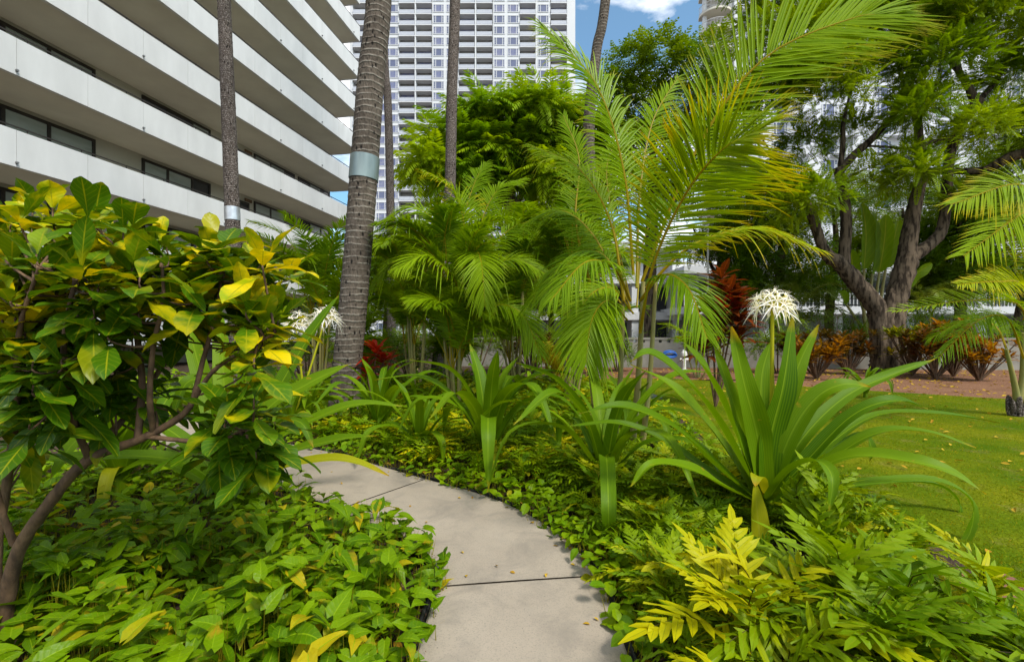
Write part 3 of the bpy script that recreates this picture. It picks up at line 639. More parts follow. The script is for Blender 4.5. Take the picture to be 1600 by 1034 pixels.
# fronds of the middle clump that the photograph shows clearly
t = bpy.data.objects['areca_palm']; tl = np.array(t.location)
for pts, mat_, rn_ in (([(722, 470, 8), (728, 380, 7.9), (712, 305, 7.7), (664, 268, 7.2)], 'coconut_yellow', .2), ([(717, 500, 7.9), (712, 440, 7.6), (667, 400, 7.2), (622, 420, 6.9)], 'areca', .9),
  ([(715, 560, 7.8), (705, 500, 7.4), (680, 470, 7.1), (640, 468, 6.9)], 'areca', .8), ([(728, 500, 8), (750, 440, 7.8), (800, 405, 7.6), (858, 430, 7.4)], 'areca', .7), ([(724, 480, 8), (742, 400, 7.6), (752, 410, 7.0), (758, 480, 6.8)], 'areca', .95),
  ([(720, 480, 8.1), (695, 370, 8.2), (650, 325, 8.2), (598, 345, 8.2)], 'areca', .6), ([(725, 480, 8.1), (745, 370, 8.3), (775, 300, 8.5), (820, 280, 8.6)], 'areca', .7), ([(728, 490, 8.1), (765, 390, 8.3), (830, 345, 8.5), (885, 385, 8.6)], 'areca', .5),
  ([(716, 500, 8), (690, 430, 8.0), (630, 400, 8.0), (580, 450, 8.0)], 'areca', .75), ([(728, 540, 7.9), (770, 480, 7.6), (815, 490, 7.4), (845, 555, 7.2)], 'areca', .65), ([(722, 480, 8.2), (716, 380, 8.5), (740, 290, 8.9), (760, 255, 9.1)], 'areca', .4)):
    mb = MB(); frond(mb, [P(*q) for q in pts], 74, .58 if mat_ == 'areca' else .72, .0155, .38, (1.15, .45), .15, .2, .014, (0, -.45, .9), 4, rn_); part(mb, 'frond', M[mat_], t)

# the tall young coconut right of centre, fronds placed one by one
y = 5.3; base = np.array([1.45, y, 0])
t = thing('young_coconut_palm', 'young coconut palm with huge bright fronds fanning up right of centre', 'palm', base)
for (px0, px1, py1, dy, r) in ((985, 1005, 400, 0, .035), (960, 975, 380, .2, .03), (1000, 1025, 395, -.15, .028), (935, 905, 400, .4, .026)):
    p0 = P(px0, 720, y+dy); p0[2] = 0
    mb = MB(); tube(mb, [p0, (p0+P(px1, py1+60, y+dy))/2+(.02, 0, 0), P(px1, py1+40, y+dy)], [r*1.3, r, r*.7], n=14, sides=9); part(mb, 'stem', M['cane'], t, True)
def hf(pts, mat, nl, Lm, W, droop, ang=(1.2, .5), lift=.2, up=(0, -.6, .8), pet=.2, r=.02, nseg=5, rnd=.5):
    mb = MB(); frond(mb, [P(*p) for p in pts], nl, Lm, W, droop, ang, lift, pet, r, up, nseg, rnd); part(mb, 'frond', M[mat], t)
hf([(990, 430, 5.3), (975, 270, 5.2), (930, 130, 5.1), (843, 38, 5.0)], 'coconut_leaf', 96, .75, 0.0136, .42, (1.0, .35), .1, (.3, -.7, .5), .25, rnd=.45)
hf([(1003, 440, 5.3), (1085, 240, 5.1), (1190, 95, 4.95), (1330, 30, 4.85), (1390, 25, 4.8)], 'coconut_leaf', 124, 1.05, 0.0136, .10, (1.05, .3), .05, (.1, -.9, .4), .22, rnd=.6)
hf([(1000, 520, 5.2), (1020, 415, 4.9), (1070, 305, 4.5), (1128, 235, 4.1), (1185, 205, 3.8)], 'coconut_yellow', 112, .92, 0.0130, .16, (1.2, .45), .1, (.2, -.9, .35), .25, rnd=.4)
hf([(1010, 450, 5.2), (1080, 385, 5.0), (1180, 358, 4.8), (1285, 392, 4.6)], 'coconut_yellow', 93, .42, 0.0099, .35, (1.1, .45), .15, (0, -.3, 1), .25, rnd=.55)
hf([(975, 470, 5.4), (955, 350, 5.5), (905, 265, 5.5), (825, 226, 5.5)], 'coconut_leaf', 80, .55, 0.0112, .45, (1.0, .4), .1, (0, -.5, .8), .2, rnd=.7)
hf([(965, 470, 5.6), (935, 380, 5.8), (880, 330, 6.0), (815, 350, 6.2)], 'areca', 74, .55, 0.0112, .5, (1.1, .45), .15, (0, -.4, .9), .2)
hf([(1000, 470, 5.3), (1035, 430, 4.9), (1075, 450, 4.6), (1105, 530, 4.4)], 'areca', 68, .5, 0.0105, .45, (1.1, .5), .1, (0, -.4, .9), .2)
hf([(995, 450, 5.5), (1000, 300, 5.9), (1020, 190, 6.3), (1060, 120, 6.7)], 'coconut_leaf', 74, .6, 0.0118, .35, (1.0, .4), .1, (0, -.8, .5), .25)
hf([(985, 470, 5.2), (960, 420, 4.8), (915, 410, 4.5), (860, 470, 4.3)], 'areca', 68, .5, 0.0105, .5, (1.1, .5), .1, (0, -.3, 1), .2)
hf([(930, 470, 5.8), (900, 350, 6.0), (905, 250, 6.2), (880, 180, 6.3)], 'areca', 71, .55, 0.0112, .4, (1.0, .4), .1, (0, -.6, .7), .2)
for pts in ([(985, 480, 5.6), (945, 400, 5.7), (890, 400, 5.8), (845, 470, 5.9)], [(990, 490, 5.5), (955, 450, 5.4), (915, 470, 5.2), (890, 550, 5.1)], [(995, 480, 5.7), (1005, 380, 6.1), (1035, 320, 6.4), (1075, 330, 6.7)], [(975, 480, 5.9), (925, 420, 6.4), (870, 420, 6.8), (815, 490, 7.1)], [(985, 470, 6.0), (955, 330, 6.5), (950, 250, 6.8), (985, 190, 7.0)], [(980, 500, 5.2), (950, 470, 4.9), (925, 500, 4.7), (915, 570, 4.6)]):
    hf(pts, 'areca', 66, .54, .0135, .42, (1.12, .45), .15, (0, -.5, .85), .22, .013, 4, U(.2, .9))
# young coconut at the far right
base = np.array([8.85, 8.0, 0])
t = thing('young_coconut_palm', 'small young coconut with yellow tipped fronds at the lawn beside the wall', 'palm', base)
for a, b in (((1590, 650), (1572, 545)), ((1600, 650), (1605, 470)), ((1585, 650), (1598, 520))):
    mb = MB(); p0 = P(a[0], 652, 8.0); p0[2] = 0; tube(mb, [p0, (p0+P(b[0]+6, b[1]+20, 7.9))/2+(.03, 0, 0), P(*b, 7.8)], [.07, .045, .025], n=12, sides=8); part(mb, 'stem', M['cane'], t, True)
mb = MB(); 
for k in range(7):
    a = k*.9; p0 = np.array([base[0], base[1], 0.]); tube(mb, [p0+(.05*math.cos(a), .05*math.sin(a), -.01), p0+(.09*math.cos(a), .09*math.sin(a), .12+.1*(k % 3)), p0+(.12*math.cos(a), .12*math.sin(a), .3)], [.05, .04, .01], n=6, sides=6)
part(mb, 'trunk', M['cocod'], t, True)
hf([(1600, 500, 7.8), (1640, 380, 7.5), (1600, 290, 7.2), (1485, 320, 6.9)], 'coconut_yellow', 96, .85, 0.0149, .25, (1.25, .5), .05, (-.4, -.8, .4), .2, rnd=.35)
hf([(1600, 500, 7.8), (1660, 350, 7.4), (1615, 325, 7.0), (1505, 400, 6.7)], 'coconut_leaf', 90, .9, .015, .25, (1.25, .5), .05, (-.4, -.8, .4), .2, rnd=.8)
hf([(1610, 530, 7.8), (1590, 475, 7.5), (1510, 470, 7.2), (1395, 487, 7.0)], 'coconut_leaf', 80, .55, 0.0124, .1, (1.1, .4), .3, (0, -.5, .8), .15, rnd=.7)
hf([(1620, 540, 7.6), (1600, 450, 7.0), (1560, 440, 6.6), (1495, 445, 6.3)], 'coconut_yellow', 80, .5, 0.0118, .2, (1.1, .4), .2, (0, -.7, .6), .15, rnd=.9)
hf([(1600, 560, 7.8), (1575, 500, 7.6), (1530, 500, 7.5), (1465, 560, 7.4)], 'areca', 68, .5, 0.0105, .4, (1.1, .5), .15, (0, -.5, .8), .15)
hf([(1600, 540, 7.9), (1650, 400, 8.0), (1700, 330, 8.0), (1760, 330, 8.0)], 'coconut_yellow', 68, .8, 0.0136, .3)
hf([(1575, 550, 7.9), (1555, 510, 8.2), (1510, 500, 8.5), (1450, 530, 8.9)], 'areca', 62, .45, 0.0099, .35)

# ------------------------------------------------------------------ traveller's palm with paddle leaves
base = P(1368, 577, 20.)*[1, 1, 0]
t = thing('travellers_palm', 'fan of tall paddle leaves on pale stalks seen through the tree fork', 'palm', base)
for k, (sx, sy, tx, ty, w) in enumerate(((1350, 420, 1345, 318, .5), (1363, 428, 1358, 330, .42), (1374, 425, 1378, 335, .5), (1384, 418, 1395, 345, .45), (1395, 430, 1415, 365, .42), (1335, 440, 1318, 388, .42), (1322, 475, 1300, 455, .4), (1412, 450, 1440, 410, .4))):
    p1, p2 = P(sx, sy, 19.8+.1*k), P(tx, ty, 19.8+.1*k); mb = MB(); tube(mb, [base+(.05*(k-4), 0, .2), (base+(0, 0, .3))*.45+p1*.55+(.06*(k-4), 0, 0), p1], [.11, .07, .05], n=10, sides=7); part(mb, 'stalk', M['cane'], t, True)
    mb = MB(); strap(mb, [p1, (p1*.5+p2*.5)+(0, -.2, .05), p2+(.05*(k-4), -.35, -.1)], w*.62, 'paddle', 14, fold=.55, wave=.12, up=(.7*math.sin(k*2.1), -1, .3)); part(mb, 'leaf', M['banana'], t, True)

# ------------------------------------------------------------------ trees
def spray(nb, droop, bl, bw, nseg=2):
    mb = MB(); C = catmull([(0, 0, 0), (.35, 0, .03), (.7, 0, -.06*droop*2), (1, 0, -.22*droop*2)], 30); T = tangents(C)
    for s in (-1, 1):
        t_ = np.linspace(.12, .98, nb); k = (t_*30).astype(int); a = 1.15-.5*t_
        D = T[k]*np.cos(a)[:, None]+np.array([0, 1, 0])*(s*np.sin(a))[:, None]
        leaves(mb, C[k], D, (0, 0, 1), bl*np.interp(t_, [0, .3, .7, 1], [.7, 1, .85, .4]), bw, droop*.6, None, 'oval', nseg, (-1, 1), 0)
    return mb.arrays()
SPF = spray(11, .75, .34, .032); SPM = spray(10, .35, .19, .042); SPD = spray(6, .4, .26, .055)
def crown(mb, clumps, n, tmpl, size, out=.55, flat=.75):
    for c in clumps:
        ctr, r = np.array(c[:3]), c[3]; m = int(n*r*r)+4
        d = nrm(rng.normal(size=(m, 3))); d[:, 2] = np.where(d[:, 2] < -.45, -d[:, 2], d[:, 2])
        p = ctr+d*r*(U(.25, 1., m)**.5)[:, None]*np.array([1, 1, flat])
        D = d*out*np.array([1, 1, .4])+rng.normal(size=(m, 3))*.35+np.array([0, 0, .12])
        instmesh(mb, tmpl, p, D, np.array([0, 0, 1.]), U(*size, m), np.clip(U(0, 1)+rng.normal(size=m)*.22, 0, 1))
def px_clumps(L, Y, dy):
    return [(*P(px_, py_, Y+U(-dy, dy)), r) for px_, py_, r in L]
def tree(label, base, limbs, clumps, n, tmpl, mat, size, name='tree', out=.55, flat=.75):
    t = thing(name, label, 'tree', base)
    mb = MB()
    for pts, rad in limbs: tube(mb, pts, rad, n=len(pts)*7, sides=11, rough=.05)
    part(mb, 'trunk', M['bark'], t, True)
    mb = MB(); crown(mb, clumps, n, tmpl, size, out, flat); part(mb, 'crown', M[mat], t)
    return t
# great spreading tree
Y = 16.8
def at(*L): return [P(a[0], a[1], Y+(a[2] if len(a) > 2 else 0)) for a in L]
limbs = [
 (at((1383, 584), (1382, 560), (1376, 520), (1368, 480), (1340, 445), (1312, 412), (1290, 398)), [.62, .5, .40, .37, .34, .30, .22]),
 (at((1402, 584), (1398, 556), (1395, 510), (1402, 460), (1416, 410), (1418, 380)), [.60, .48, .43, .40, .40, .3]),
 (at((1392, 586, -.3), (1391, 550, -.25), (1388, 510, -.2), (1392, 470, -.1), (1398, 450)), [.38, .26, .2, .2, .22]),
 (at((1408, 588, -.2), (1400, 555, -.25), (1391, 515, -.25), (1384, 490, -.1)), [.22, .18, .17, .15]),
 (at((1372, 586, -.2), (1377, 555, -.2), (1377, 525, -.2), (1372, 490, -.1)), [.26, .2, .18, .18]),
 (at((1318, 420), (1320, 385), (1322, 340), (1316, 290), (1308, 262)), [.24, .22, .20, .19, .17]),
 (at((1312, 268), (1335, 242), (1360, 220), (1388, 190), (1410, 160, .4), (1430, 120, .8)), [.18, .16, .14, .12, .08, .04]),
 (at((1312, 270), (1317, 225), (1318, 190), (1330, 140, .4)), [.11, .1, .08, .04]),
 (at((1302, 408), (1285, 385), (1270, 340), (1255, 310), (1238, 300)), [.26, .2, .19, .15, .10]),
 (at((1255, 312), (1225, 260, .5), (1206, 238, .8)), [.13, .14, .15]), (at((1206, 240, .8), (1190, 215, .9), (1180, 190, 1)), [.05, .03, .015]),
 (at((1416, 410), (1422, 360), (1432, 310), (1440, 275), (1437, 240), (1434, 190), (1430, 140)), [.34, .30, .24, .20, .19, .15, .08]),
 (at((1440, 270), (1470, 266), (1500, 268), (1540, 265, -.4), (1580, 245, -.8), (1625, 235, -1)), [.17, .14, .13, .16, .2, .2]),
 (at((1418, 405), (1448, 385), (1470, 362), (1478, 320), (1482, 260), (1492, 215), (1515, 175), (1530, 157)), [.3, .24, .21, .18, .18, .18, .2, .19]),
 (at((1526, 160), (1512, 135), (1496, 110), (1470, 85, .4), (1440, 66, .7), (1400, 50, 1)), [.17, .13, .1, .07, .05, .03]),
 (at((1500, 115), (1490, 60, .3), (1480, 10, .6), (1476, -60, .8)), [.09, .07, .05, .03]),
 (at((1355, 228), (1390, 230), (1425, 232), (1470, 218), (1490, 216)), [.05, .05, .07, .1, .12]),
 (at((1436, 200), (1420, 160, .4), (1405, 110, .7), (1390, 40, 1)), [.1, .07, .05, .03]),
 (at((1530, 158), (1560, 120, .3), (1590, 60, .6), (1600, 0, .8)), [.12, .09, .06, .03]),
 (at((1440, 180), (1465, 130, -.3), (1490, 100, -.5), (1498, 60, -.6)), [.08, .06, .05, .03])]
cl = px_clumps([(1196, 150, 1.1), (1235, 70, 1.4), (1285, 150, 1.3), (1340, 50, 1.6), (1410, 25, 1.5), (1475, 110, 1.3), (1540, 40, 1.6), (1590, 130, 1.3), (1570, 215, 1.2), (1375, 120, 1.3), (1330, 215, 1.0), (1255, 235, 1.0), (1215, 290, .9), (1275, 310, .9), (1440, 170, 1.0), (1600, 20, 1.5), (1490, 10, 1.6), (1395, 300, .7), (1225, 370, .7), (1545, 300, .9), (1190, 40, 1.0), (1290, -20, 1.5), (1530, 195, .7), (1425, 90, 1.1), (1470, 235, .6), (1360, 275, .6), (1310, 100, 1.0),
  (1200, -60, 1.6), (1350, -120, 2.4), (1480, -120, 2.4), (1620, -100, 2.4), (1700, 60, 2.4), (1700, 200, 2.)], Y, 1.8)
cl += px_clumps([(U(1185, 1620), U(0, 335), U(.55, .85)) for q in range(22)], Y, 2.2)
limbs = [(p_, [r_*.87 for r_ in q_]) for p_, q_ in limbs]
tree('great spreading tree with dark forked trunk and fine feathery leaves', P(1393, 580, Y)*[1, 1, 0], limbs, cl, 270, SPM, 'podleaf', (.42, .7), 'spreading_tree')
# feathery bright tree and darker one behind
Yb = 27.
b0 = P(790, 560, Yb)*[1, 1, 0]
tree('bright feathery tree with flat drooping sprays below the tower', b0, [([b0, P(795, 450, Yb), P(800, 330, Yb), P(790, 260, Yb)], [.4, .32, .26, .1]), ([P(800, 340, Yb), P(760, 270, Yb), P(710, 230, Yb)], [.2, .15, .06]), ([P(800, 330, Yb), P(840, 260, Yb), P(860, 210, Yb)], [.2, .14, .05])],
 px_clumps([(672, 262, 1.0), (690, 235, 1.0), (712, 212, 1.0), (735, 192, .9), (762, 178, 1.0), (790, 200, 1.1), (815, 176, .9), (845, 172, 1.0), (872, 185, 1.0), (900, 205, 1.0), (700, 270, 1.3), (745, 235, 1.2), (780, 245, 1.4), (830, 225, 1.2), (870, 235, 1.3), (915, 240, 1.2), (735, 285, 1.5), (800, 295, 1.6), (860, 285, 1.6), (905, 290, 1.4), (668, 290, .9)], Yb, 1.6), 88, SPF, 'feather', (.8, 1.9), 'feathery_tree', flat=.55)
Yc = 25.
b0 = P(1010, 560, Yc)*[1, 1, 0]
tree('dark rounded tree against the sky right of the tower', b0, [([b0, P(1015, 420, Yc), P(1020, 300, Yc), P(1020, 200, Yc)], [.4, .34, .3, .12]), ([P(1015, 330, Yc), P(975, 220, Yc), P(960, 160, Yc)], [.2, .15, .06]), ([P(1020, 300, Yc), P(1065, 200, Yc), P(1085, 140, Yc)], [.2, .14, .05])],
 px_clumps([(965, 150, 1.3), (985, 105, 1.2), (1030, 95, 1.3), (1075, 110, 1.3), (1105, 85, 1.1), (1000, 170, 1.7), (1060, 170, 1.7), (960, 220, 1.5), (1020, 240, 1.8), (1090, 230, 1.6), (1120, 150, 1.4), (1000, 300, 1.8), (1080, 300, 1.7), (1140, 200, 1.5)], Yc, 1.5), 125, SPD, 'darkleaf', (.6, 1.05), 'rounded_tree', flat=.8)
# trees in the dark belt behind the wall: three grown, the others copies of them turned and scaled
protos = []
for k, (px_, top, w, Yd, lab) in enumerate(((1215, 285, 70, 24, 'dark dense tree behind the wall left of the spreading tree'), (1300, 275, 75, 27, 'dark dense tree behind the wall seen through the left fork limb'), (1410, 285, 75, 26, 'dense tree behind the wall between the fork limbs'), (1500, 270, 75, 24, 'dark dense tree behind the wall right of the forked trunk'), (1600, 275, 75, 26, 'dark dense tree behind the wall at the far right by the young coconut'), (1120, 300, 70, 26, 'dark dense tree behind the wall above the bronze red plant'), (605, 385, 60, 23, 'dark dense tree low behind the thick banded trunk'), (745, 375, 60, 24, 'dark dense tree behind the middle areca clump'), (860, 340, 60, 27, 'dark dense tree beside the low pavilion'))):
    b0 = P(px_, 560, Yd)*[1, 1, 0]
    if k < 3:
        L = [(px_+U(-w, w), top+25+q*9+U(-15, 15), U(1.0, 1.5)) for q in range(19)]
        protos.append((tree(lab, b0, [([b0, P(px_-5, 500, Yd), P(px_+6, top+110, Yd), P(px_, top+40, Yd)], [.3, .24, .18, .06]), ([P(px_, top+140, Yd), P(px_-w*.6, top+60, Yd)], [.12, .04]), ([P(px_, top+130, Yd), P(px_+w*.6, top+50, Yd)], [.12, .04])], px_clumps(L, Yd, 1.8), 150, SPD, 'darkleaf', (.42, .75), 'background_tree'), top))
    else:
        src, t0 = protos[k % 3]; o = src.copy(); COL.objects.link(o); o.location = b0; o.rotation_euler = (0, 0, 1.3*k); s_ = (H+(CY-top)/F*Yd)/(H+(CY-t0)/F*src.location[1]); o.scale = (max(s_, .8), max(s_, .8), s_); o['label'] = lab
        for c in list(src.children): d = c.copy(); COL.objects.link(d); d.parent = o
# ------------------------------------------------------------------ crinum lilies
def flower_head(t, base, c, R, n=22):
    mb = MB(); tube(mb, [base, (base+c)/2+(.01, 0, 0), c], [.016, .014, .012], n=10, sides=8, rnd=.3); part(mb, 'flower_stalk', M['flower_tube'], t, True)
    mb, pt = MB(), MB()
    for k in range(n):
        a, el = k*2.4, math.asin(min(1, .02+.98*(k+.5)/n)); d = np.array([math.cos(a)*math.cos(el), math.sin(a)*math.cos(el), math.sin(el)])
        e = c+d*R*U(.5, .86)+(0, 0, -R*.12*math.cos(el)); tube(mb, [c, c+d*R*.4+(0, 0, .02), e], [.0045, .004, .004], n=6, sides=5, rnd=U(0, 1))
        m = 6; th = np.arange(m)*1.047+U(0, 1); A = nrm(np.cross(d, (0, .3, 1))); B = np.cross(d, A); O = np.cos(th)[:, None]*A+np.sin(th)[:, None]*B
        leaves(pt, e+0*O, O*.75+d*.8, d, R*.72*U(.6, 1.15, m), .0052, .42, U(0, .8, m), 'strap', 6, (-1, 0, 1), .2, curl=-.5)
        leaves(pt, e+0*O, O*.3+d, O, R*.38, .0016, .15, .95, 'blade', 2, (-1, 1), 0)
    for k in range(7):
        a = k*.9; d = np.array([math.cos(a), math.sin(a), 0]); q = c+d*R*.12; leaves(pt, [q], [d*.5-(0, 0, .8)], d, R*U(.3, .55), .008, .2, .9, 'strap', 4, (-1, 0, 1), .3)
    part(mb, 'flower_tubes', M['flower_tube'], t, True); part(pt, 'petals', M['flower'], t)
def crinum(label, base, n, L, W, up=.5, flower=None, mat='crinum', stem=.22, az=None, group='large strappy lilies in the beds', yellow=1, hang=.3):
    t = thing('crinum_lily', label, 'lily', base, group)
    mb = MB(); tube(mb, [base-(0, 0, .03), base+(0, 0, stem*.6), base+(0, 0, stem+.06)], [W*1.0, W*.85, W*.75], n=8, sides=12, rnd=.6); part(mb, 'stem', M['crinum'], t, True)
    mb = MB(); top = base+(0, 0, stem)
    for k in range(n):
        a = k*2.4+U(-.3, .3) if az is None else az[k % len(az)]+U(-.2, .2); q = k/n
        el = 1.45-1.35*q**.9*(1.25-up)+U(-.12, .12); l = L*U(.8, 1.1)*(.75+.35*min(q*2, 1)); d = np.array([math.cos(a), math.sin(a), 0])
        v0 = d*math.cos(el)+(0, 0, math.sin(el)); bend = (.15+.75*q)*U(.7, 1.3)
        p1 = top+d*W*.3+v0*l*.35; e2 = el-bend*.9; p2 = p1+(d*math.cos(e2)+(0, 0, math.sin(e2)))*l*.33; e3 = e2-bend*1.3*(1+hang); p3 = p2+(d*math.cos(e3)+(0, 0, math.sin(e3)))*l*.33
        strap(mb, [top-(0, 0, stem*.4)+d*W*.2, p1, p2, p3], W*U(.85, 1.1), up=(0, 0, 1) if el < 1.2 else (-d[0], -d[1], .4), roll=U(-.5, .5), wave=.1)
    part(mb, 'foliage', M[mat], t, True)
    if yellow:
        mb = MB()
        for k in range(yellow):
            a = U(-2.6, -.6); d = np.array([math.cos(a), math.sin(a), 0]); strap(mb, [top, top+d*L*.16+(0, 0, .05), top+d*L*.27-(0, 0, .16), top+d*L*.3-(0, 0, .45)], W*.8, up=(0, 0, 1), rnd=U(0, 1))
        part(mb, 'old_leaf', M['crinum_y'], t, True)
    if flower: flower_head(t, top, np.array(flower[:3]), flower[3])
    return t
# the big one at the right, leaf by leaf
Y = 3.4; base = np.array([(1194-CX)/F*Y, Y, 0])
t = thing('crinum_lily', 'huge bright crinum lily with one white spidery flower head beside the lawn', 'lily', base, 'large strappy lilies in the beds')
mb = MB(); tube(mb, [base-(0, 0, .03), base+(0, 0, .12), base+(0, 0, .30)], [.085, .075, .065], n=8, sides=14, rnd=.5); part(mb, 'stem', M['crinum'], t, True)
B = (1194, 790, 0)
LV = [
 ([B, (1185, 690, -.06), (1163, 600, -.12), (1143, 510, -.1)], .098, (0, -1, .1)),
 ([B, (1203, 690, -.05), (1224, 600, -.1), (1240, 490, -.05)], .100, (0, -1, .1)),
 ([B, (1210, 690, .08), (1246, 575, .12), (1279, 507, .15)], .075, (-.2, -1, .1)),
 ([B, (1190, 680, .15), (1190, 590, .25), (1206, 530, .3)], .10, (0, -1, .1)),
 ([B, (1205, 700, .2), (1222, 640, .3), (1235, 560, .4)], .08, (0, -1, .1)),
 ([B, (1165, 690, .0), (1140, 610, -.05), (1118, 545, .0)], .07, (.2, -1, .1)),
 ([B, (1150, 680, -.1), (1105, 585, -.25), (1060, 525, -.35)], .085, (.3, -.6, 1)),
 ([B, (1150, 710, -.15), (1090, 615, -.4), (1020, 555, -.55), (985, 565, -.6)], .075, (.2, -.5, 1)),
 ([B, (1150, 725, .1), (1095, 650, .15), (1045, 600, .2), (985, 570, .25)], .07, (.2, -.5, 1)),
 ([B, (1120, 730, -.2), (1050, 665, -.4), (975, 637, -.5), (905, 645, -.55)], .065, (.1, -.5, 1)),
 ([B, (1120, 745, .1), (1040, 690, .2), (960, 660, .25), (890, 665, .3)], .05, (.1, -.5, 1)),
 ([B, (1130, 760, -.3), (1075, 730, -.5), (1020, 725, -.65), (985, 760, -.7)], .05, (.1, -.4, 1)),
 ([B, (1250, 690, .1), (1320, 620, .2), (1395, 585, .3), (1462, 560, .4)], .070, (-.1, -.6, 1)),
 ([B, (1235, 680, -.1), (1275, 622, -.15), (1318, 600, -.2), (1360, 605, -.2)], .085, (-.2, -.7, 1)),
 ([B, (1260, 720, -.1), (1330, 650, -.2), (1395, 626, -.25), (1450, 638, -.2)], .070, (-.1, -.5, 1)),
 ([B, (1265, 720, .2), (1360, 652, .35), (1455, 645, .5), (1562, 661, .6)], .060, (-.1, -.5, 1)),
 ([B, (1280, 730, -.1), (1365, 678, -.2), (1450, 675, -.3), (1525, 700, -.35)], .058, (-.1, -.4, 1)),
 ([B, (1255, 745, -.3), (1330, 712, -.5), (1420, 720, -.7), (1490, 738, -.8), (1540, 772, -.85)], .070, (-.1, -.4, 1)),
 ([B, (1265, 765, 0), (1370, 752, -.05), (1465, 752, -.1), (1518, 785, -.15), (1512, 840, -.15), (1474, 868, -.15)], .055, (0, -.2, 1)),
 ([B, (1260, 770, .2), (1370, 755, .3), (1460, 757, .35), (1500, 790, .35), (1488, 835, .35)], .052, (0, -.2, 1)),
 ([B, (1290, 715, .4), (1345, 680, .5), (1362, 700, .5), (1358, 722, .5)], .05, (0, -.4, 1)),
 ([B, (1230, 740, -.35), (1275, 720, -.6), (1300, 745, -.8), (1295, 800, -.85)], .05, (0, -.4, 1)),
]
mb = MB()
for pts, w, up in LV: strap(mb, [P(a, b, Y+c) for a, b, c in pts], w*(.80 if pts[-1][0] > 1300 else .92), n=26, up=up, wave=U(.12, .26), fold=.42, roll=U(-.45, .45) if pts[-1][0] > 1300 else U(-.15, .15))
part(mb, 'foliage', M['crinum'], t, True)
mb = MB(); strap(mb, [P(1194, 775, Y), P(1188, 748, Y-.15), P(1182, 744, Y-.24), P(1180, 760, Y-.30)], .05, n=12, up=(0, -.3, 1), wave=.05, fold=.15, rnd=.3)
leaves(mb, [P(1180, 756, Y-.285)], (.03, -.06, -1), (0.1, -1, 0), .56, .066, 0, .35, 'lance', 14, (-1, -.5, 0, .5, 1), .35, curl=.06, wave=.1)
part(mb, 'old_leaf', M['crinum_y'], t, True)
flower_head(t, P(1200, 780, Y), P(1207, 482, Y-.05), .165, 24)
# others
gl = lambda px_, py_, Yd: np.array([(px_-CX)/F*Yd, Yd, 0.])
Y = 3.7; base = gl(370, 0, Y)
t = thing('crinum_lily', 'crinum lily left of the path with long leaves arching over the concrete', 'lily', base, 'large strappy lilies in the beds')
mb = MB(); tube(mb, [base-(0, 0, .03), base+(0, 0, .12), base+(0, 0, .22)], [.09, .08, .07], n=8, sides=14, rnd=.5); part(mb, 'stem', M['crinum'], t, True)
B = (370, 782, 0)
LV = [([B, (285, 722, -.15), (150, 712, -.35), (-10, 725, -.5)], .066, (0, -.4, 1)), ([B, (435, 715, -.1), (520, 688, -.2), (588, 680, -.25)], .062, (0, -.5, 1)),
 ([B, (430, 690, .1), (520, 642, .2), (575, 630, .25), (628, 634, .3)], .062, (0, -.5, 1)), ([B, (410, 650, .1), (480, 600, .2), (548, 568, .3)], .08, (-.3, -.8, .5)),
 ([B, (410, 660, .2), (462, 560, .4), (528, 462, .6)], .105, (-.5, -.9, .2)), ([B, (335, 650, .2), (305, 550, .3), (285, 465, .4)], .085, (.4, -1, .2)),
 ([B, (352, 620, .25), (345, 530, .4), (335, 455, .5)], .08, (.2, -1, .2)), ([B, (290, 690, .05), (200, 640, .1), (120, 622, .1)], .06, (.1, -.5, 1)),
 ([B, (392, 640, .3), (412, 560, .5), (432, 495, .7)], .075, (-.2, -1, .2)), ([B, (345, 660, -.15), (320, 600, -.3), (290, 600, -.4), (265, 660, -.45)], .06, (.2, -.5, 1)),
 ([B, (400, 700, -.3), (430, 660, -.5), (470, 660, -.6), (490, 700, -.65)], .055, (0, -.5, 1)), ([B, (380, 640, .1), (385, 560, .1), (370, 500, .0)], .07, (.1, -1, .2)),
 ([B, (300, 740, .2), (230, 720, .3), (150, 760, .35)], .05, (0, -.5, 1))]
mb = MB()
for pts, w, up in LV: strap(mb, [P(a, b, Y+c) for a, b, c in pts], w, n=20, up=up, wave=.09, fold=.28, roll=U(-.2, .2))
part(mb, 'foliage', M['crinum'], t, True)
mb = MB(); strap(mb, [P(*q) for q in ((375, 780, 3.65), (430, 735, 3.5), (510, 716, 3.4), (560, 722, 3.35), (608, 743, 3.3))], .045, n=18, up=(0, -.5, 1), wave=.1, rnd=.4); part(mb, 'old_leaf', M['crinum_y'], t, True)
crinum('crinum lily behind the yellow variegated shrub by the left picture edge', gl(190, 0, 4.1), 13, 1.15, .07, .6, stem=.25)
crinum('tall crinum lily rising between shrub and thick banded trunk', gl(330, 0, 4.9), 13, 1.5, .085, .85, stem=.3, yellow=0)
crinum('white flowering crinum lily left of the thick banded trunk', gl(478, 0, 6.6), 14, .95, .055, .8, (*P(462, 510, 6.5), .24), yellow=0)
t_ = crinum('narrow leaved lily clump at the left foot of the thick banded trunk', gl(455, 0, 6.2), 20, .85, .035, .7, (*P(508, 500, 6.4), .22), yellow=0)
crinum('crinum lily right of the thick trunk in front of the red plant', gl(592, 0, 6.3), 15, 1.25, .058, .75, yellow=0)
crinum('dark green crinum lily in the middle with a hanging yellow leaf', gl(763, 0, 4.9), 17, 1.4, .085, .62, stem=.3, yellow=1)
crinum('slender crinum lily left of the middle one drooping over the ferns', gl(655, 0, 5.4), 11, 1.05, .055, .4, stem=.2, yellow=1)
crinum('crinum lily with arching leaves between the middle lily and the huge one', gl(945, 0, 4.1), 16, 1.35, .062, .5, stem=.28, yellow=2)
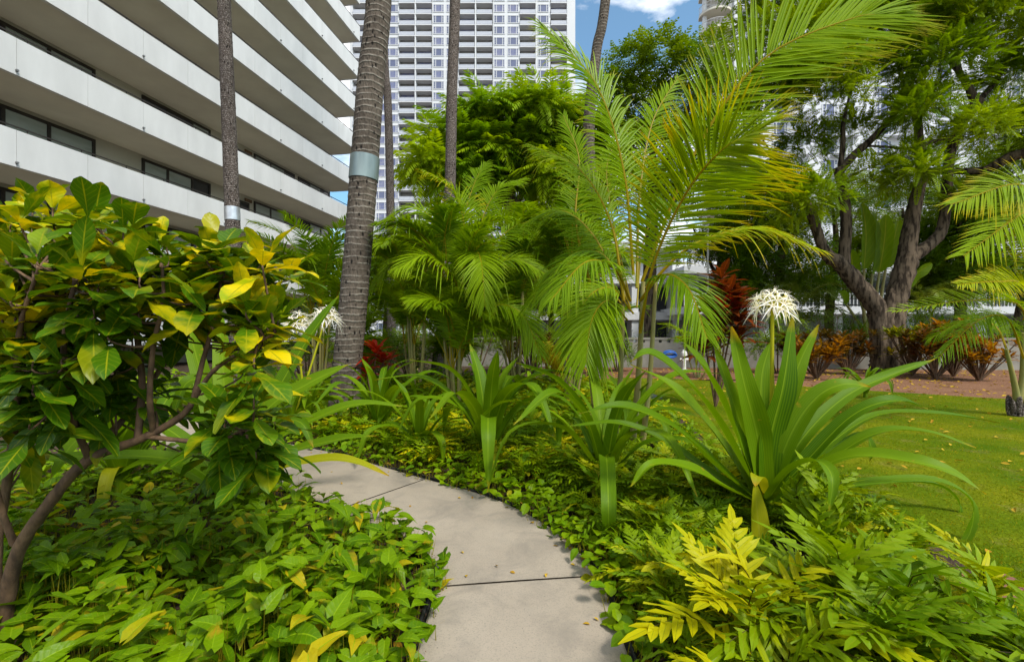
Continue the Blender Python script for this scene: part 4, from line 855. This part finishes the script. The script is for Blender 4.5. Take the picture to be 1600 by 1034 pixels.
crinum('small lily clump under the areca stems by the lawn edge', gl(985, 0, 5.6), 13, 1.1, .05, .6, yellow=0)
crinum('small spiky lily on the red dirt in front of the spreading tree', gl(1352, 0, 10.2), 16, .95, .045, .75, stem=.12, yellow=0)

# ------------------------------------------------------------------ red ti plants and crotons
def whorls(mb, centers, n, L, W, prof='lance', droop=.25, tilt=.6, rnd=None, fold=.25, fade=None):
    for c in centers:
        m = n; a = np.arange(m)*2.4+U(0, 6); el = np.linspace(1.2, -.15, m)*tilt+.25+U(-.15, .15, m)
        D = np.c_[np.cos(a)*np.cos(el), np.sin(a)*np.cos(el), np.sin(el)]
        leaves(mb, c+D*.01-np.c_[0*a, 0*a, np.linspace(0, L*.35, m)], D, (0, 0, 1), L*U(.75, 1.1, m), W*U(.85, 1.1, m), droop*U(.5, 1.4, m), np.clip((U(0, 1) if rnd is None else rnd)+U(-.2, .2, m), 0, .96), prof, 5, (-1, 0, 1), fold, wave=.12)
def cane_plant(name, label, cat, base, tops, L, W, mat, n=14, group=None, prof='lance', cane='twig', droop=.3, layers=1):
    t = thing(name, label, cat, base, group); mb = MB()
    for tp in tops: tube(mb, [base, base*.5+np.array(tp)*.5+(U(-.04, .04), 0, 0), tp], [.022, .018, .013], n=8, sides=7)
    part(mb, 'stem', M[cane], t, True); mb = MB()
    for tp in tops:
        for q in range(layers): whorls(mb, [np.array(tp)-(0, 0, q*L*.55)], n, L*(1+.12*q), W, prof, droop+.12*q)
    part(mb, 'foliage', M[mat], t); return t
cane_plant('ti_plant', 'crimson leaved plant tucked beside the foot of the thick trunk', 'plant', gl(585, 0, 7.7), [P(588, 545, 7.7), P(572, 575, 7.6), P(600, 560, 7.9)], .42, .05, 'ti', 16)
b0 = gl(1118, 0, 9.0)
cane_plant('ti_plant', 'tall bronze and scarlet leaved plant behind the white lily flower', 'plant', b0, [P(1128, 430, 9), P(1152, 462, 8.9), P(1108, 470, 9.1), P(1130, 490, 8.9), P(1155, 500, 8.8), P(1100, 520, 9.2), P(1138, 455, 8.8)], .52, .075, 'ti_b', 15, layers=2)
mb = MB(); whorls(mb, [P(1146, 470, 8.7), P(1130, 478, 8.7)], 10, .42, .06, 'lance', .3); o = mb.build('scarlet_leaves', M['ti'], None); o.parent = bpy.data.objects['ti_plant.001']; o.location = -Vector(b0)
for k, (a, py_, Yd, w, h, mat, lab) in enumerate(((1276, 0, 14.2, .65, 1.25, 'cro_o', 'orange topped croton bush left of the spreading tree'), (1325, 0, 15.6, .8, 1.45, 'cro_d', 'dark purple croton bush close left of the spreading tree'), (1243, 0, 15.8, .5, 1.35, 'cro_d', 'dark maroon croton at the wall behind the white lily flower'), (1425, 0, 15.4, .75, 1.55, 'cro_y', 'yellow tipped croton bush close right of the spreading tree'), (1462, 0, 14.2, .85, 1.5, 'cro_d', 'dark leaved croton bush with bare stems in front of the wall'), (1490, 0, 14.9, .9, 1.75, 'cro_o', 'tallest orange croton bush in front of the wall'), (1530, 0, 13.6, .8, 1.3, 'cro_o', 'low orange red croton bush nearest the young coconut'), (830, 0, 16.0, .9, 1.3, 'cro_d', 'dark croton bush behind the areca stems'), (890, 0, 16.0, .8, 1.1, 'cro_d', 'dark croton bush beside the ringed palm foot'))):
    b = gl(a, 0, Yd); tops = [b+(U(-w, w), U(-.4, .4), h*U(.5, 1.)) for _ in range(34)]
    cane_plant('croton', lab, 'shrub', b, tops, .34, .05, mat, 14, 'crotons along the garden wall', droop=.25)

SHT = SPD
for k, (px_, Yd, h, w_, lab) in enumerate(((700, 14.8, 1.9, 1.0, 'leafy dark shrub at the foot of the slim dark trunk'), (905, 16.4, 1.6, .7, 'leafy dark shrub right behind the yellowing areca'), (640, 13.5, 1.5, .9, 'leafy dark shrub between the thick trunk and the slim dark trunk'), (745, 15.5, 2.0, 1.1, 'leafy dark shrub behind the middle areca canes'), (800, 16.4, 1.7, 1.0, 'leafy dark shrub at the wall right of the middle areca'), (860, 17.3, 1.5, 1.0, 'low leafy shrub at the wall left of the ringed palm foot'), (965, 17.0, 1.3, .7, 'low leafy shrub at the wall right of the ringed palm foot'), (1215, 16.2, 2.1, .9, 'leafy dark shrub behind the white lily flower'), (1305, 18.6, 2.6, 1.2, 'tall leafy shrub over the wall left of the forked trunk'), (1455, 18.8, 2.6, 1.3, 'tall leafy shrub over the wall right of the forked trunk'), (1545, 18.6, 2.5, 1.3, 'tall leafy shrub over the wall by the young coconut'), (590, 12.0, 1.4, .9, 'leafy dark shrub right behind the thick banded trunk'), (480, 12.5, 1.6, 1.2, 'leafy dark shrub below the left areca by the balconies'))):
    b0 = gl(px_, 0, Yd); t = thing('leafy_shrub', lab, 'shrub', b0, 'leafy shrubs along the back of the garden'); mb = MB()
    for q in range(6): a = q*1.05; tube(mb, [b0+(.06*math.cos(a), .06*math.sin(a), 0), b0+(w_*.35*math.cos(a), w_*.35*math.sin(a), h*.45), b0+(w_*.6*math.cos(a), w_*.6*math.sin(a), h*.8)], [.025, .018, .008], n=8, sides=6)
    part(mb, 'stem', M['twig'], t, True); mb = MB(); crown(mb, [(*(b0+(U(-w_, w_)*.7, U(-.5, .5), h*U(.35, .85))), w_*.5) for q in range(9)], 170/(w_*w_), SPD, (.22, .42)); part(mb, 'foliage', M['darkleaf'], t)

# ------------------------------------------------------------------ near variegated shrub at the left
Y0 = 2.15
t = thing('variegated_shrub', 'big yellow and green variegated shrub with bare brown branches at near left', 'shrub', G(4, 1000))
L0 = G(4, 1000)
BR = [([L0, P(25, 870, 2.15), P(85, 775, 2.1), P(140, 718, 2.1), P(228, 682, 2.1), P(285, 648, 2.1), P(306, 618, 2.1)], [.031, .028, .025, .022, .018, .015, .012]),
 ([P(302, 625, 2.1), P(318, 560, 2.12), P(338, 490, 2.15), P(345, 440, 2.15)], [.012, .011, .009, .006]),
 ([P(305, 620, 2.1), P(335, 578, 2.05), P(385, 545, 2.0), P(430, 520, 2.0)], [.011, .010, .008, .005]),
 ([P(215, 690, 2.1), P(222, 600, 2.12), P(212, 500, 2.15), P(208, 420, 2.15), P(215, 370, 2.1)], [.016, .014, .012, .010, .006]),
 ([P(240, 675, 2.1), P(234, 620, 2.0), P(240, 540, 1.95), P(255, 470, 1.95), P(252, 400, 1.95)], [.013, .012, .010, .008, .005]),
 ([P(85, 775, 2.1), P(150, 700, 2.25), P(205, 640, 2.4), P(260, 560, 2.5), P(300, 470, 2.5)], [.02, .018, .015, .012, .007]),
 ([G(-8, 1005), P(-5, 860, 2.2), P(10, 760, 2.2), P(25, 640, 2.1), P(30, 520, 2.0), P(60, 420, 1.95)], [.023, .021, .018, .014, .010, .006]),
 ([P(22, 850, 2.15), P(4, 800, 2.1), P(-20, 700, 2.0)], [.016, .013, .009]),
 ([P(140, 718, 2.1), P(110, 640, 2.0), P(100, 540, 1.95), P(120, 430, 1.9), P(140, 380, 1.9)], [.016, .013, .011, .008, .006]),
 ([P(228, 682, 2.1), P(330, 690, 2.05), P(385, 670, 2.0)], [.012, .009, .006])]
mb = MB(); nodes = []
for pts, rad in BR:
    tube(mb, pts, rad, n=len(pts)*6, sides=9, rough=.06); nodes += list(catmull(pts, 24)[8:])
nodes = np.array(nodes)
TOP = [(38, 345), (75, 318), (130, 345), (175, 372), (205, 340), (250, 372), (228, 415), (290, 395), (322, 368), (352, 405), (400, 425), (378, 455), (432, 462), (462, 450), (410, 490), (15, 395), (60, 400), (45, 470), (95, 455), (150, 430), (18, 530), (395, 525), (450, 500), (270, 440), (330, 440), (110, 395), (10, 330), (180, 430), (300, 430), (440, 480), (360, 380), (145, 330), (90, 360)]
LOW = [(60, 560), (25, 610), (95, 620), (150, 500), (205, 545), (120, 540), (255, 500), (300, 520), (175, 590), (45, 660), (265, 575), (340, 545), (310, 470), (395, 575), (360, 600), (420, 560), (350, 655), (395, 665), (425, 690), (372, 690), (335, 700), (400, 720), (20, 560), (80, 500), (0, 470), (0, 650), (440, 620), (410, 640), (200, 480), (150, 460), (60, 610), (230, 610), (110, 590)]
LOW = [q for q in LOW if not (q[0] > 235 and 475 < q[1] < 640)]
LOW += [(U(-20, 130), U(560, 690)) for q in range(8)] + [(345, 655), (400, 668), (428, 690), (372, 700), (420, 650)]
TOP += [(18, 460), (40, 510), (78, 440), (10, 415)]
for q in range(15): LOW.append((U(-10, 190), U(440, 640)))
for q in range(15): LOW.append((U(120, 410), U(400, 480)))
for q in range(12): TOP.append((U(0, 470), 340+U(0, 90)+.0003*U(0, 470)**2))
tops, rn = [], []
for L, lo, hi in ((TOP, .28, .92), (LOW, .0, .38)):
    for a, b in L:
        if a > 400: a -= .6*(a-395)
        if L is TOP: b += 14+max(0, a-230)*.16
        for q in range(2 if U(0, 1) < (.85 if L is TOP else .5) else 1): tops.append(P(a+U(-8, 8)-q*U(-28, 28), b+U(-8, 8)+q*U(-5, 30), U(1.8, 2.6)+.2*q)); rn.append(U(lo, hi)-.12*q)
for c in tops:
    q = nodes[np.argmin(np.linalg.norm(nodes-c, axis=1)+.3*np.maximum(0, nodes[:, 2]-c[2]+.02))]
    tube(mb, [q, q*.5+c*.5+(U(-.02, .02), U(-.02, .02), -.02), c-(0, 0, .01), c+(0, 0, .03)], [.006, .005, .004, .003], n=8, sides=6)
part(mb, 'branches', M['twig'], t, True)
mb = MB()
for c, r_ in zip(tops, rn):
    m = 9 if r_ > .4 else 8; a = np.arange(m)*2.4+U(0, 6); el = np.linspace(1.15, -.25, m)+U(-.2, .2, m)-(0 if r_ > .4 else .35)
    D = np.c_[np.cos(a)*np.cos(el), np.sin(a)*np.cos(el), np.sin(el)]
    leaves(mb, c+D*.012-np.c_[0*a, 0*a, np.linspace(-.02, .05, m)], D, (0, 0, 1), .212*U(.55, 1.2, m), .047*U(.75, 1.2, m), .22*U(.3, 1.5, m), np.clip(r_+U(-.25, .2, m), 0, .96), 'obov', 8, (-1, -.5, 0, .5, 1), .22, curl=U(-.2, .05, m), wave=.16)
part(mb, 'foliage', M['shrub'], t, True)

# ------------------------------------------------------------------ fern beds and leafy ground cover
def fern_tmpl(nl, L=1., lw=.028, ll=.22, arch=.35, nseg=3, across=(-1, 0, 1)):
    mb = MB(); C = catmull([(0, 0, 0), (.3, 0, .22), (.65, 0, .34), (1., 0, .34-arch*.6)], 60)*L; T = tangents(C)
    tube(mb, C[::10], [.006, .002], n=10, sides=4, rnd=1., cap=False)
    t_ = np.linspace(.22, .97, nl)
    for s in (-1, 1):
        k = np.clip((t_+U(-.015, .015, nl))*60, 0, 60).astype(int); a = 1.05-.45*t_+U(-.08, .08, nl)
        D = T[k]*np.cos(a)[:, None]+np.array([0, s, .12])*np.sin(a)[:, None]
        leaves(mb, C[k], D, (0, 0, 1), ll*np.interp(t_, [.2, .35, .7, 1], [.75, 1, .75, .35])*U(.85, 1.1, nl), lw, .18, .4, 'lobe', nseg, across, .15, wave=.2 if nseg > 2 else 0)
    leaves(mb, C[-4:-3], T[-4:-3], (0, 0, 1), ll*.8, lw, .1, .4, 'lobe', nseg, across, .1)
    return mb.arrays()
FT = [fern_tmpl(nl, 1., lw, ll, ar) for nl, lw, ll, ar in ((9, .033, .36, .3), (10, .029, .32, .6), (8, .036, .38, .1), (10, .028, .31, .9))]
FTs = [fern_tmpl(nl, 1., lw, ll, ar, 2, (-1, 1)) for nl, lw, ll, ar in ((8, .038, .30, .4), (9, .034, .26, .8))]
def inside(poly_, p):
    x, y = p[:, 0], p[:, 1]; r = np.zeros(len(p), bool); n = len(poly_)
    for i in range(n):
        (x0, y0), (x1, y1) = poly_[i], poly_[(i+1) % n]; c = ((y0 > y) != (y1 > y)); r ^= c & (x < (x1-x0)*(y-y0)/(y1-y0+1e-12)+x0)
    return r
def clear(p, dr, dl):
    d = np.linalg.norm(p[:, None, :2]-RC[None, ::3, :2], axis=2); d2 = np.linalg.norm(p[:, None, :2]-LC[None, ::3, :2], axis=2); k = d.argmin(1)
    side = np.einsum('ij,ij->i', p[:, :2]-RC[::3, :2][k], LN[::3, :2][k])
    return ((side < 0) & (d.min(1) > dr)) | ((side > .9) & (d2.min(1) > dl))
def scatter(n, x0, x1, y0, y1, poly_=None, dr=.1, dl=.1):
    p = np.c_[U(x0, x1, n), U(y0, y1, n), np.zeros(n)]; m = clear(p, dr, dl)
    if poly_ is not None: m &= inside(poly_, p)
    return p[m]
lawnp = LAWN
def fern_clumps(mb, pts, T_, size, per, ygr=.5, tilt=(.1, .9)):
    for p in pts:
        m = per; a = np.arange(m)*2.4+U(0, 6); el = U(*tilt, m); D = np.c_[np.cos(a)*np.cos(el), np.sin(a)*np.cos(el), np.sin(el)]
        k = rng.integers(len(T_)); r = np.clip(U(0, 1)**(1/ygr*.5)+rng.normal(size=m)*.15, 0, .96)
        V, Q, T3, T = T_[k]; T = T.copy(); tube_m = T[:, 0] > .98
        b = MB(); instmesh(b, (V, Q, T3, T), p+(0, 0, .03)+D*.02, D, np.array([0, 0, 1.]), size*U(.7, 1.15, m), r); Tt = np.concatenate(b.T).reshape(m, -1, 3); Tt[:, tube_m, 0] = 1.
        mb.add(b.V[0], np.concatenate(b.Q)) if False else None
        o = mb.n; mb.V += b.V; mb.T.append(Tt.reshape(-1, 3)); mb.Q += [q+o for q in b.Q]; mb.n += b.n
# nearest fern clumps, each its own plant
NEAR = [(.92, 2.02), (1.15, 2.3), (1.5, 2.1), (1.85, 2.35), (2.2, 2.12), (2.3, 2.62), (2.0, 2.62), (2.15, 2.8), (1.0, 1.7), (1.45, 1.75), (1.95, 1.8), (2.0, 1.6), (.85, 2.42), (2.45, 3.05), (1.05, 2.85), (1.3, 1.95), (1.7, 2.0), (2.05, 2.4), (1.2, 2.05)]
for k, (x, y) in enumerate(NEAR):
    if x < .93 and y < 2.1: x += .1
    t = thing('fern', 'yellow green lobed fern clump in the near bed between path and lawn', 'fern', (x, y, 0), 'lobed ferns in the near right bed')
    mb = MB(); fern_clumps(mb, [np.array([x, y, 0])], FT, (.54 if y < 2.25 else .28)-(0 if x < 1.75 else .12*min(1, (x-1.75)/.6)), 13, .42, (.1, .8) if .95 < x < 1.4 else (.2, 1.15)); part(mb, 'foliage', M['fern'], t)
for k, (x, y, sz) in enumerate(((1.98, 2.95, .50), (2.25, 3.15, .46))):
    t = thing('fern', ('tall upright fern with narrow fertile fronds just right of the hanging yellow leaf', 'smaller upright fern leaning over the lawn edge below the huge lily')[k], 'fern', (x, y, 0)); mb = MB(); fern_clumps(mb, [np.array([x, y, 0])], FT, sz, 9, .7, (1.0, 1.5)); part(mb, 'foliage', M['fern'], t)
RIGHTBED = [(.5, 1.3), (2.1, 1.3), (2.12, 2.1), (2.5, 2.75), (2.75, 3.4), (2.35, 4.4), (2.35, 6), (2.6, 7.6), (2.3, 9.5), (1.9, 12.5), (-4, 13), (-7, 11), (-7, 6.9), (-3.4, 6.4), (-2.0, 5.7), (-.7, 4.7), (.2, 4.0)]
mb = MB(); p = scatter(560, .6, 2.75, 1.35, 4.6, RIGHTBED, .22); p = p[~((abs(p[:, 0]-1.72) < .22) & (p[:, 1] > 2.5) & (p[:, 1] < 3.3))]; fern_clumps(mb, p[p[:, 1] < 3.6], FT, .25, 8, .4, (.1, 1.)); fern_clumps(mb, p[p[:, 1] >= 3.6], FT, .34, 8, .4, (.1, 1.1))
tag(mb.build('fern_bed', M['fern']), 'bed of lobed ferns under the huge lily along the lawn', 'ferns', kind='stuff')
mb = MB(); p = scatter(2100, -6.5, 2.6, 4.4, 12.5, RIGHTBED, .28); fern_clumps(mb, p, FTs, .30, 7, .5, (.15, 1.15))
tag(mb.build('fern_carpet', M['fernb']), 'bright small fern carpet beneath the palms beyond the path', 'ferns', kind='stuff')
def cover(mb, p, hmin, hmax, L, W, prof, sweep, petiole=True, look=(0, 0, 1), rmax=.96):
    m = len(p); h = U(hmin, hmax, m); a = U(0, 6.28, m); el = U(-.45, .75, m); D = np.c_[np.cos(a)*np.cos(el), np.sin(a)*np.cos(el), np.sin(el)]
    top = p+np.c_[U(-.05, .05, m), U(-.05, .05, m), h]; 
    if petiole: leaves(mb, p+np.c_[U(-.06, .06, (m, 2)), 0*h], top-p, (0, 1, .2), np.linalg.norm(top-p, axis=1), .0035, 0, .99, 'blade', 2, (-1, 1), 0)
    s = U(.7, 1.2, m); leaves(mb, top, D, np.array([0, 0, 1])+rng.normal(size=(m, 3))*.25, L*s, W*s, U(.1, .5, m), np.clip(rng.normal(.42, .28, m), 0, rmax), prof, 6, (-1, -.5, 0, .5, 1), .25, wave=.08, sweep=sweep)
LEFTBED = [(-.62, 1.0), (-.62, 2.4), (-.72, 2.85), (-.95, 3.2), (-1.35, 3.62), (-1.9, 4.15), (-2.5, 4.3), (-5.5, 4.6), (-5.5, 1.0)]
mb = MB(); p = scatter(11500, -4.6, -.5, 1.15, 4.4, LEFTBED, .1, .05); pn = np.sin(p[:, 0]*5.1+1.2*np.sin(p[:, 1]*3.3))*np.sin(p[:, 1]*4.7+p[:, 0]*1.9); p = p[(rng.random(len(p)) < .72+.4*pn)]; p = p[(p[:, 1] < 3.0) | (rng.random(len(p)) < .4)]; near = p[:, 1] < 3.2
pn = np.sin(p[:, 0]*5.1+1.2*np.sin(p[:, 1]*3.3))*np.sin(p[:, 1]*4.7+p[:, 0]*1.9); a, c_ = near & (pn > -.1), near & (pn <= -.1)
cover(mb, p[a], .04, .38, .125, .036, 'heart', .16); cover(mb, p[c_], .02, .2, .115, .034, 'heart', .16); cover(mb, p[~near], .03, .22, .12, .036, 'heart', .16)
p = scatter(700, -1.2, -.35, 1.2, 3.6, None, .1, .0); cover(mb, p, .03, .2, .12, .036, 'heart', .16)
tag(mb.build('ground_cover', M['syn']), 'arrow leaved green ground cover filling the bed left of the path', 'ground cover', kind='stuff')
mb = MB(); k = rng.integers(20, 240, 1900); q = RC[k]-LN[k]*(U(-.04, .62, 1900))[:, None]; cover(mb, q[(q[:, 1] > 2.0)], .02, .16, .085, .033, 'oval', .02)
p = scatter(900, -5, -2.2, 4.2, 6.2, None, .2, .15); cover(mb, p, .03, .25, .14, .04, 'heart', .12)
tag(mb.build('edge_creeper', M['heart']), 'small round leaved creeper along the outer edge of the path', 'ground cover', kind='stuff')
# leafy undergrowth further back, left of the trunk and at the foot of the arecas
mb = MB(); p = scatter(2600, -9, 2.2, 6.2, 13.5, None, .2, .2); p = p[~inside(LAWN, p)]; cover(mb, p, .05, .5, .24, .05, 'lance', 0.)
tag(mb.build('undergrowth', M['heart']), 'leafy low undergrowth beneath the palms and lilies', 'undergrowth', kind='stuff')
# grass blades, fallen leaves, mulch chips
n = 170000; p = np.c_[2.3+U(0, 1, n)**1.3*10, 2.4+U(0, 1, n)**1.4*11, np.zeros(n)]; p = p[inside(LAWN, p)]; p = p[rng.random(len(p)) < .75+.3*np.sin(p[:, 0]*2.3+np.sin(p[:, 1]*3.1))*np.sin(p[:, 1]*2.9)]; p[:, 2] = .006; m = len(p)
mb = MB(); leaves(mb, p, np.c_[rng.normal(size=(m, 2))*.55, np.ones(m)], np.c_[rng.normal(size=(m, 2)), .2*np.ones(m)], U(.018, .045, m), .0026, .3, None, 'blade', 1, (-1, 1), 0)
tag(mb.build('grass', M['grass']), 'short green lawn grass with dry straw patches', 'grass', kind='stuff')
mb = MB()
DIRT = [(3, 13), (5, 13.6), (10.6, 9.4), (17, 8.2), (24, 9), (24, 17), (3, 18)]
p = scatter(1500, 3, 22, 8.2, 17.5, DIRT); p2 = scatter(420, 2.6, 14, 2.6, 12, LAWN); p3 = scatter(1500, -5, 2.5, 1.2, 8, None, .03, .03); p3 = p3[~inside(LAWN, p3)]
k = rng.integers(60, 250, 46); p4 = RC[k]+LN[k]*(np.where(U(0, 1, 46) < .7, U(.01, .14, 46), U(.1, .92, 46)))[:, None]
for q, L, z in ((p, .11, .012), (p2, .07, .03), (p3, .07, .015), (p4, .035, .04)):
    m = len(q); a = U(0, 6.28, m); leaves(mb, q+(0, 0, z), np.c_[np.cos(a), np.sin(a), U(-.05, .3, m)], np.array([0, 0, 1])+rng.normal(size=(m, 3))*.3, L*U(.6, 1.2, m), L*.27, .1, None, 'oval', 3, (-1, 0, 1), .4, curl=U(-.4, .4, m))
tag(mb.build('fallen_leaves', M['litter']), 'dry fallen leaves on the dirt, the lawn and the mulch', 'leaf litter', kind='stuff')
mb = MB()
n = 5200; k = rng.integers(10, 290, n); s_ = rng.random(n) < .55; q = np.where(s_[:, None], RC[k]-LN[k]*(U(-.05, .6, n))[:, None], LC[k]+LN[k]*U(-.05, .45, n)[:, None]); on = np.einsum('ij,ij->i', q-RC[k], LN[k]); on = (on > 0) & (on < .965); a = U(0, 6.28, n)
leaves(mb, q+np.c_[0*a, 0*a, U(.006, .02, n)+np.where(on, .034, 0)], np.c_[np.cos(a), np.sin(a), U(-.2, .3, n)], np.array([0, 0, 1])+rng.normal(size=(n, 3))*.4, U(.015, .05, n)*np.where(on, .5, 1), U(.004, .009, n)*np.where(on, .6, 1), .0, None, 'strap', 1, (-1, 1), 0)
tag(mb.build('mulch_chips', M['chips'] if 'chips' in M else M['twig']), 'brown wood chip mulch beside the path', 'mulch', kind='stuff')

# ------------------------------------------------------------------ camera, sun, sky
cam = bpy.data.cameras.new('camera'); cam.lens = 36*F/1600; cam.sensor_width = 36; cam.clip_end = 2000; cam.clip_start = .05
co = bpy.data.objects.new('camera', cam); COL.objects.link(co); co.location = (0, 0, H); co.rotation_euler = (math.pi/2, 0, 0); S.camera = co
EL, AZ = math.radians(50), math.radians(140)      # azimuth clockwise from +Y: behind and to the right
sd = Vector((math.sin(AZ)*math.cos(EL), math.cos(AZ)*math.cos(EL), math.sin(EL)))
sun = bpy.data.lights.new('sun', 'SUN'); sun.energy = SUN_E; sun.angle = math.radians(SUN_A); sun.color = (1., .95, .87)
so = bpy.data.objects.new('sun', sun); COL.objects.link(so); so.rotation_euler = sd.to_track_quat('Z', 'Y').to_euler()
w = bpy.data.worlds.new('World'); S.world = w; w.use_nodes = True; nt = w.node_tree; nt.nodes.clear()
sky = nt.nodes.new('ShaderNodeTexSky'); sky.sky_type = 'NISHITA'; sky.sun_disc = False; sky.sun_elevation = EL; sky.sun_rotation = AZ; sky.air_density = 1.; sky.dust_density = 1.2; sky.ozone_density = 1.2
tc = nt.nodes.new('ShaderNodeTexCoord'); mp = nt.nodes.new('ShaderNodeMapping'); mp.inputs['Scale'].default_value = (1, 1, 1.9); mp.inputs['Location'].default_value = (1.3, .2, .4)
nz = nt.nodes.new('ShaderNodeTexNoise'); nz.inputs['Scale'].default_value = 2.6; nz.inputs['Detail'].default_value = 7; nz.inputs['Roughness'].default_value = .58; nz.inputs['Distortion'].default_value = .3
mr = nt.nodes.new('ShaderNodeMapRange'); mr.inputs[1].default_value = .43; mr.inputs[2].default_value = .57; mr.inputs[3].default_value = .04
mx = nt.nodes.new('ShaderNodeMix'); mx.data_type = 'RGBA'; mx.inputs[7].default_value = (17., 17., 17.2, 1)
tn = nt.nodes.new('ShaderNodeMix'); tn.data_type = 'RGBA'; tn.blend_type = 'MULTIPLY'; tn.inputs[0].default_value = 1.; tn.inputs[7].default_value = (1.25, 1.95, 2.05, 1)
bg = nt.nodes.new('ShaderNodeBackground'); bg.inputs[1].default_value = SKY_E; out = nt.nodes.new('ShaderNodeOutputWorld')
lk = nt.links.new
lk(tc.outputs['Generated'], mp.inputs[0]); lk(mp.outputs[0], nz.inputs['Vector']); lk(nz.outputs['Fac'], mr.inputs[0]); lk(mr.outputs[0], mx.inputs[0]); lk(sky.outputs[0], tn.inputs[6]); lk(tn.outputs[2], mx.inputs[6]); lk(mx.outputs[2], bg.inputs[0]); lk(bg.outputs[0], out.inputs[0])
S.view_settings.view_transform = 'Standard'; S.view_settings.look = 'None'; S.view_settings.exposure = EXPO; S.view_settings.gamma = 1
S.render.engine = 'CYCLES'
S.cycles.max_bounces = 6; S.cycles.diffuse_bounces = 3; S.cycles.transmission_bounces = 4; S.cycles.glossy_bounces = 2; S.cycles.use_denoising = True
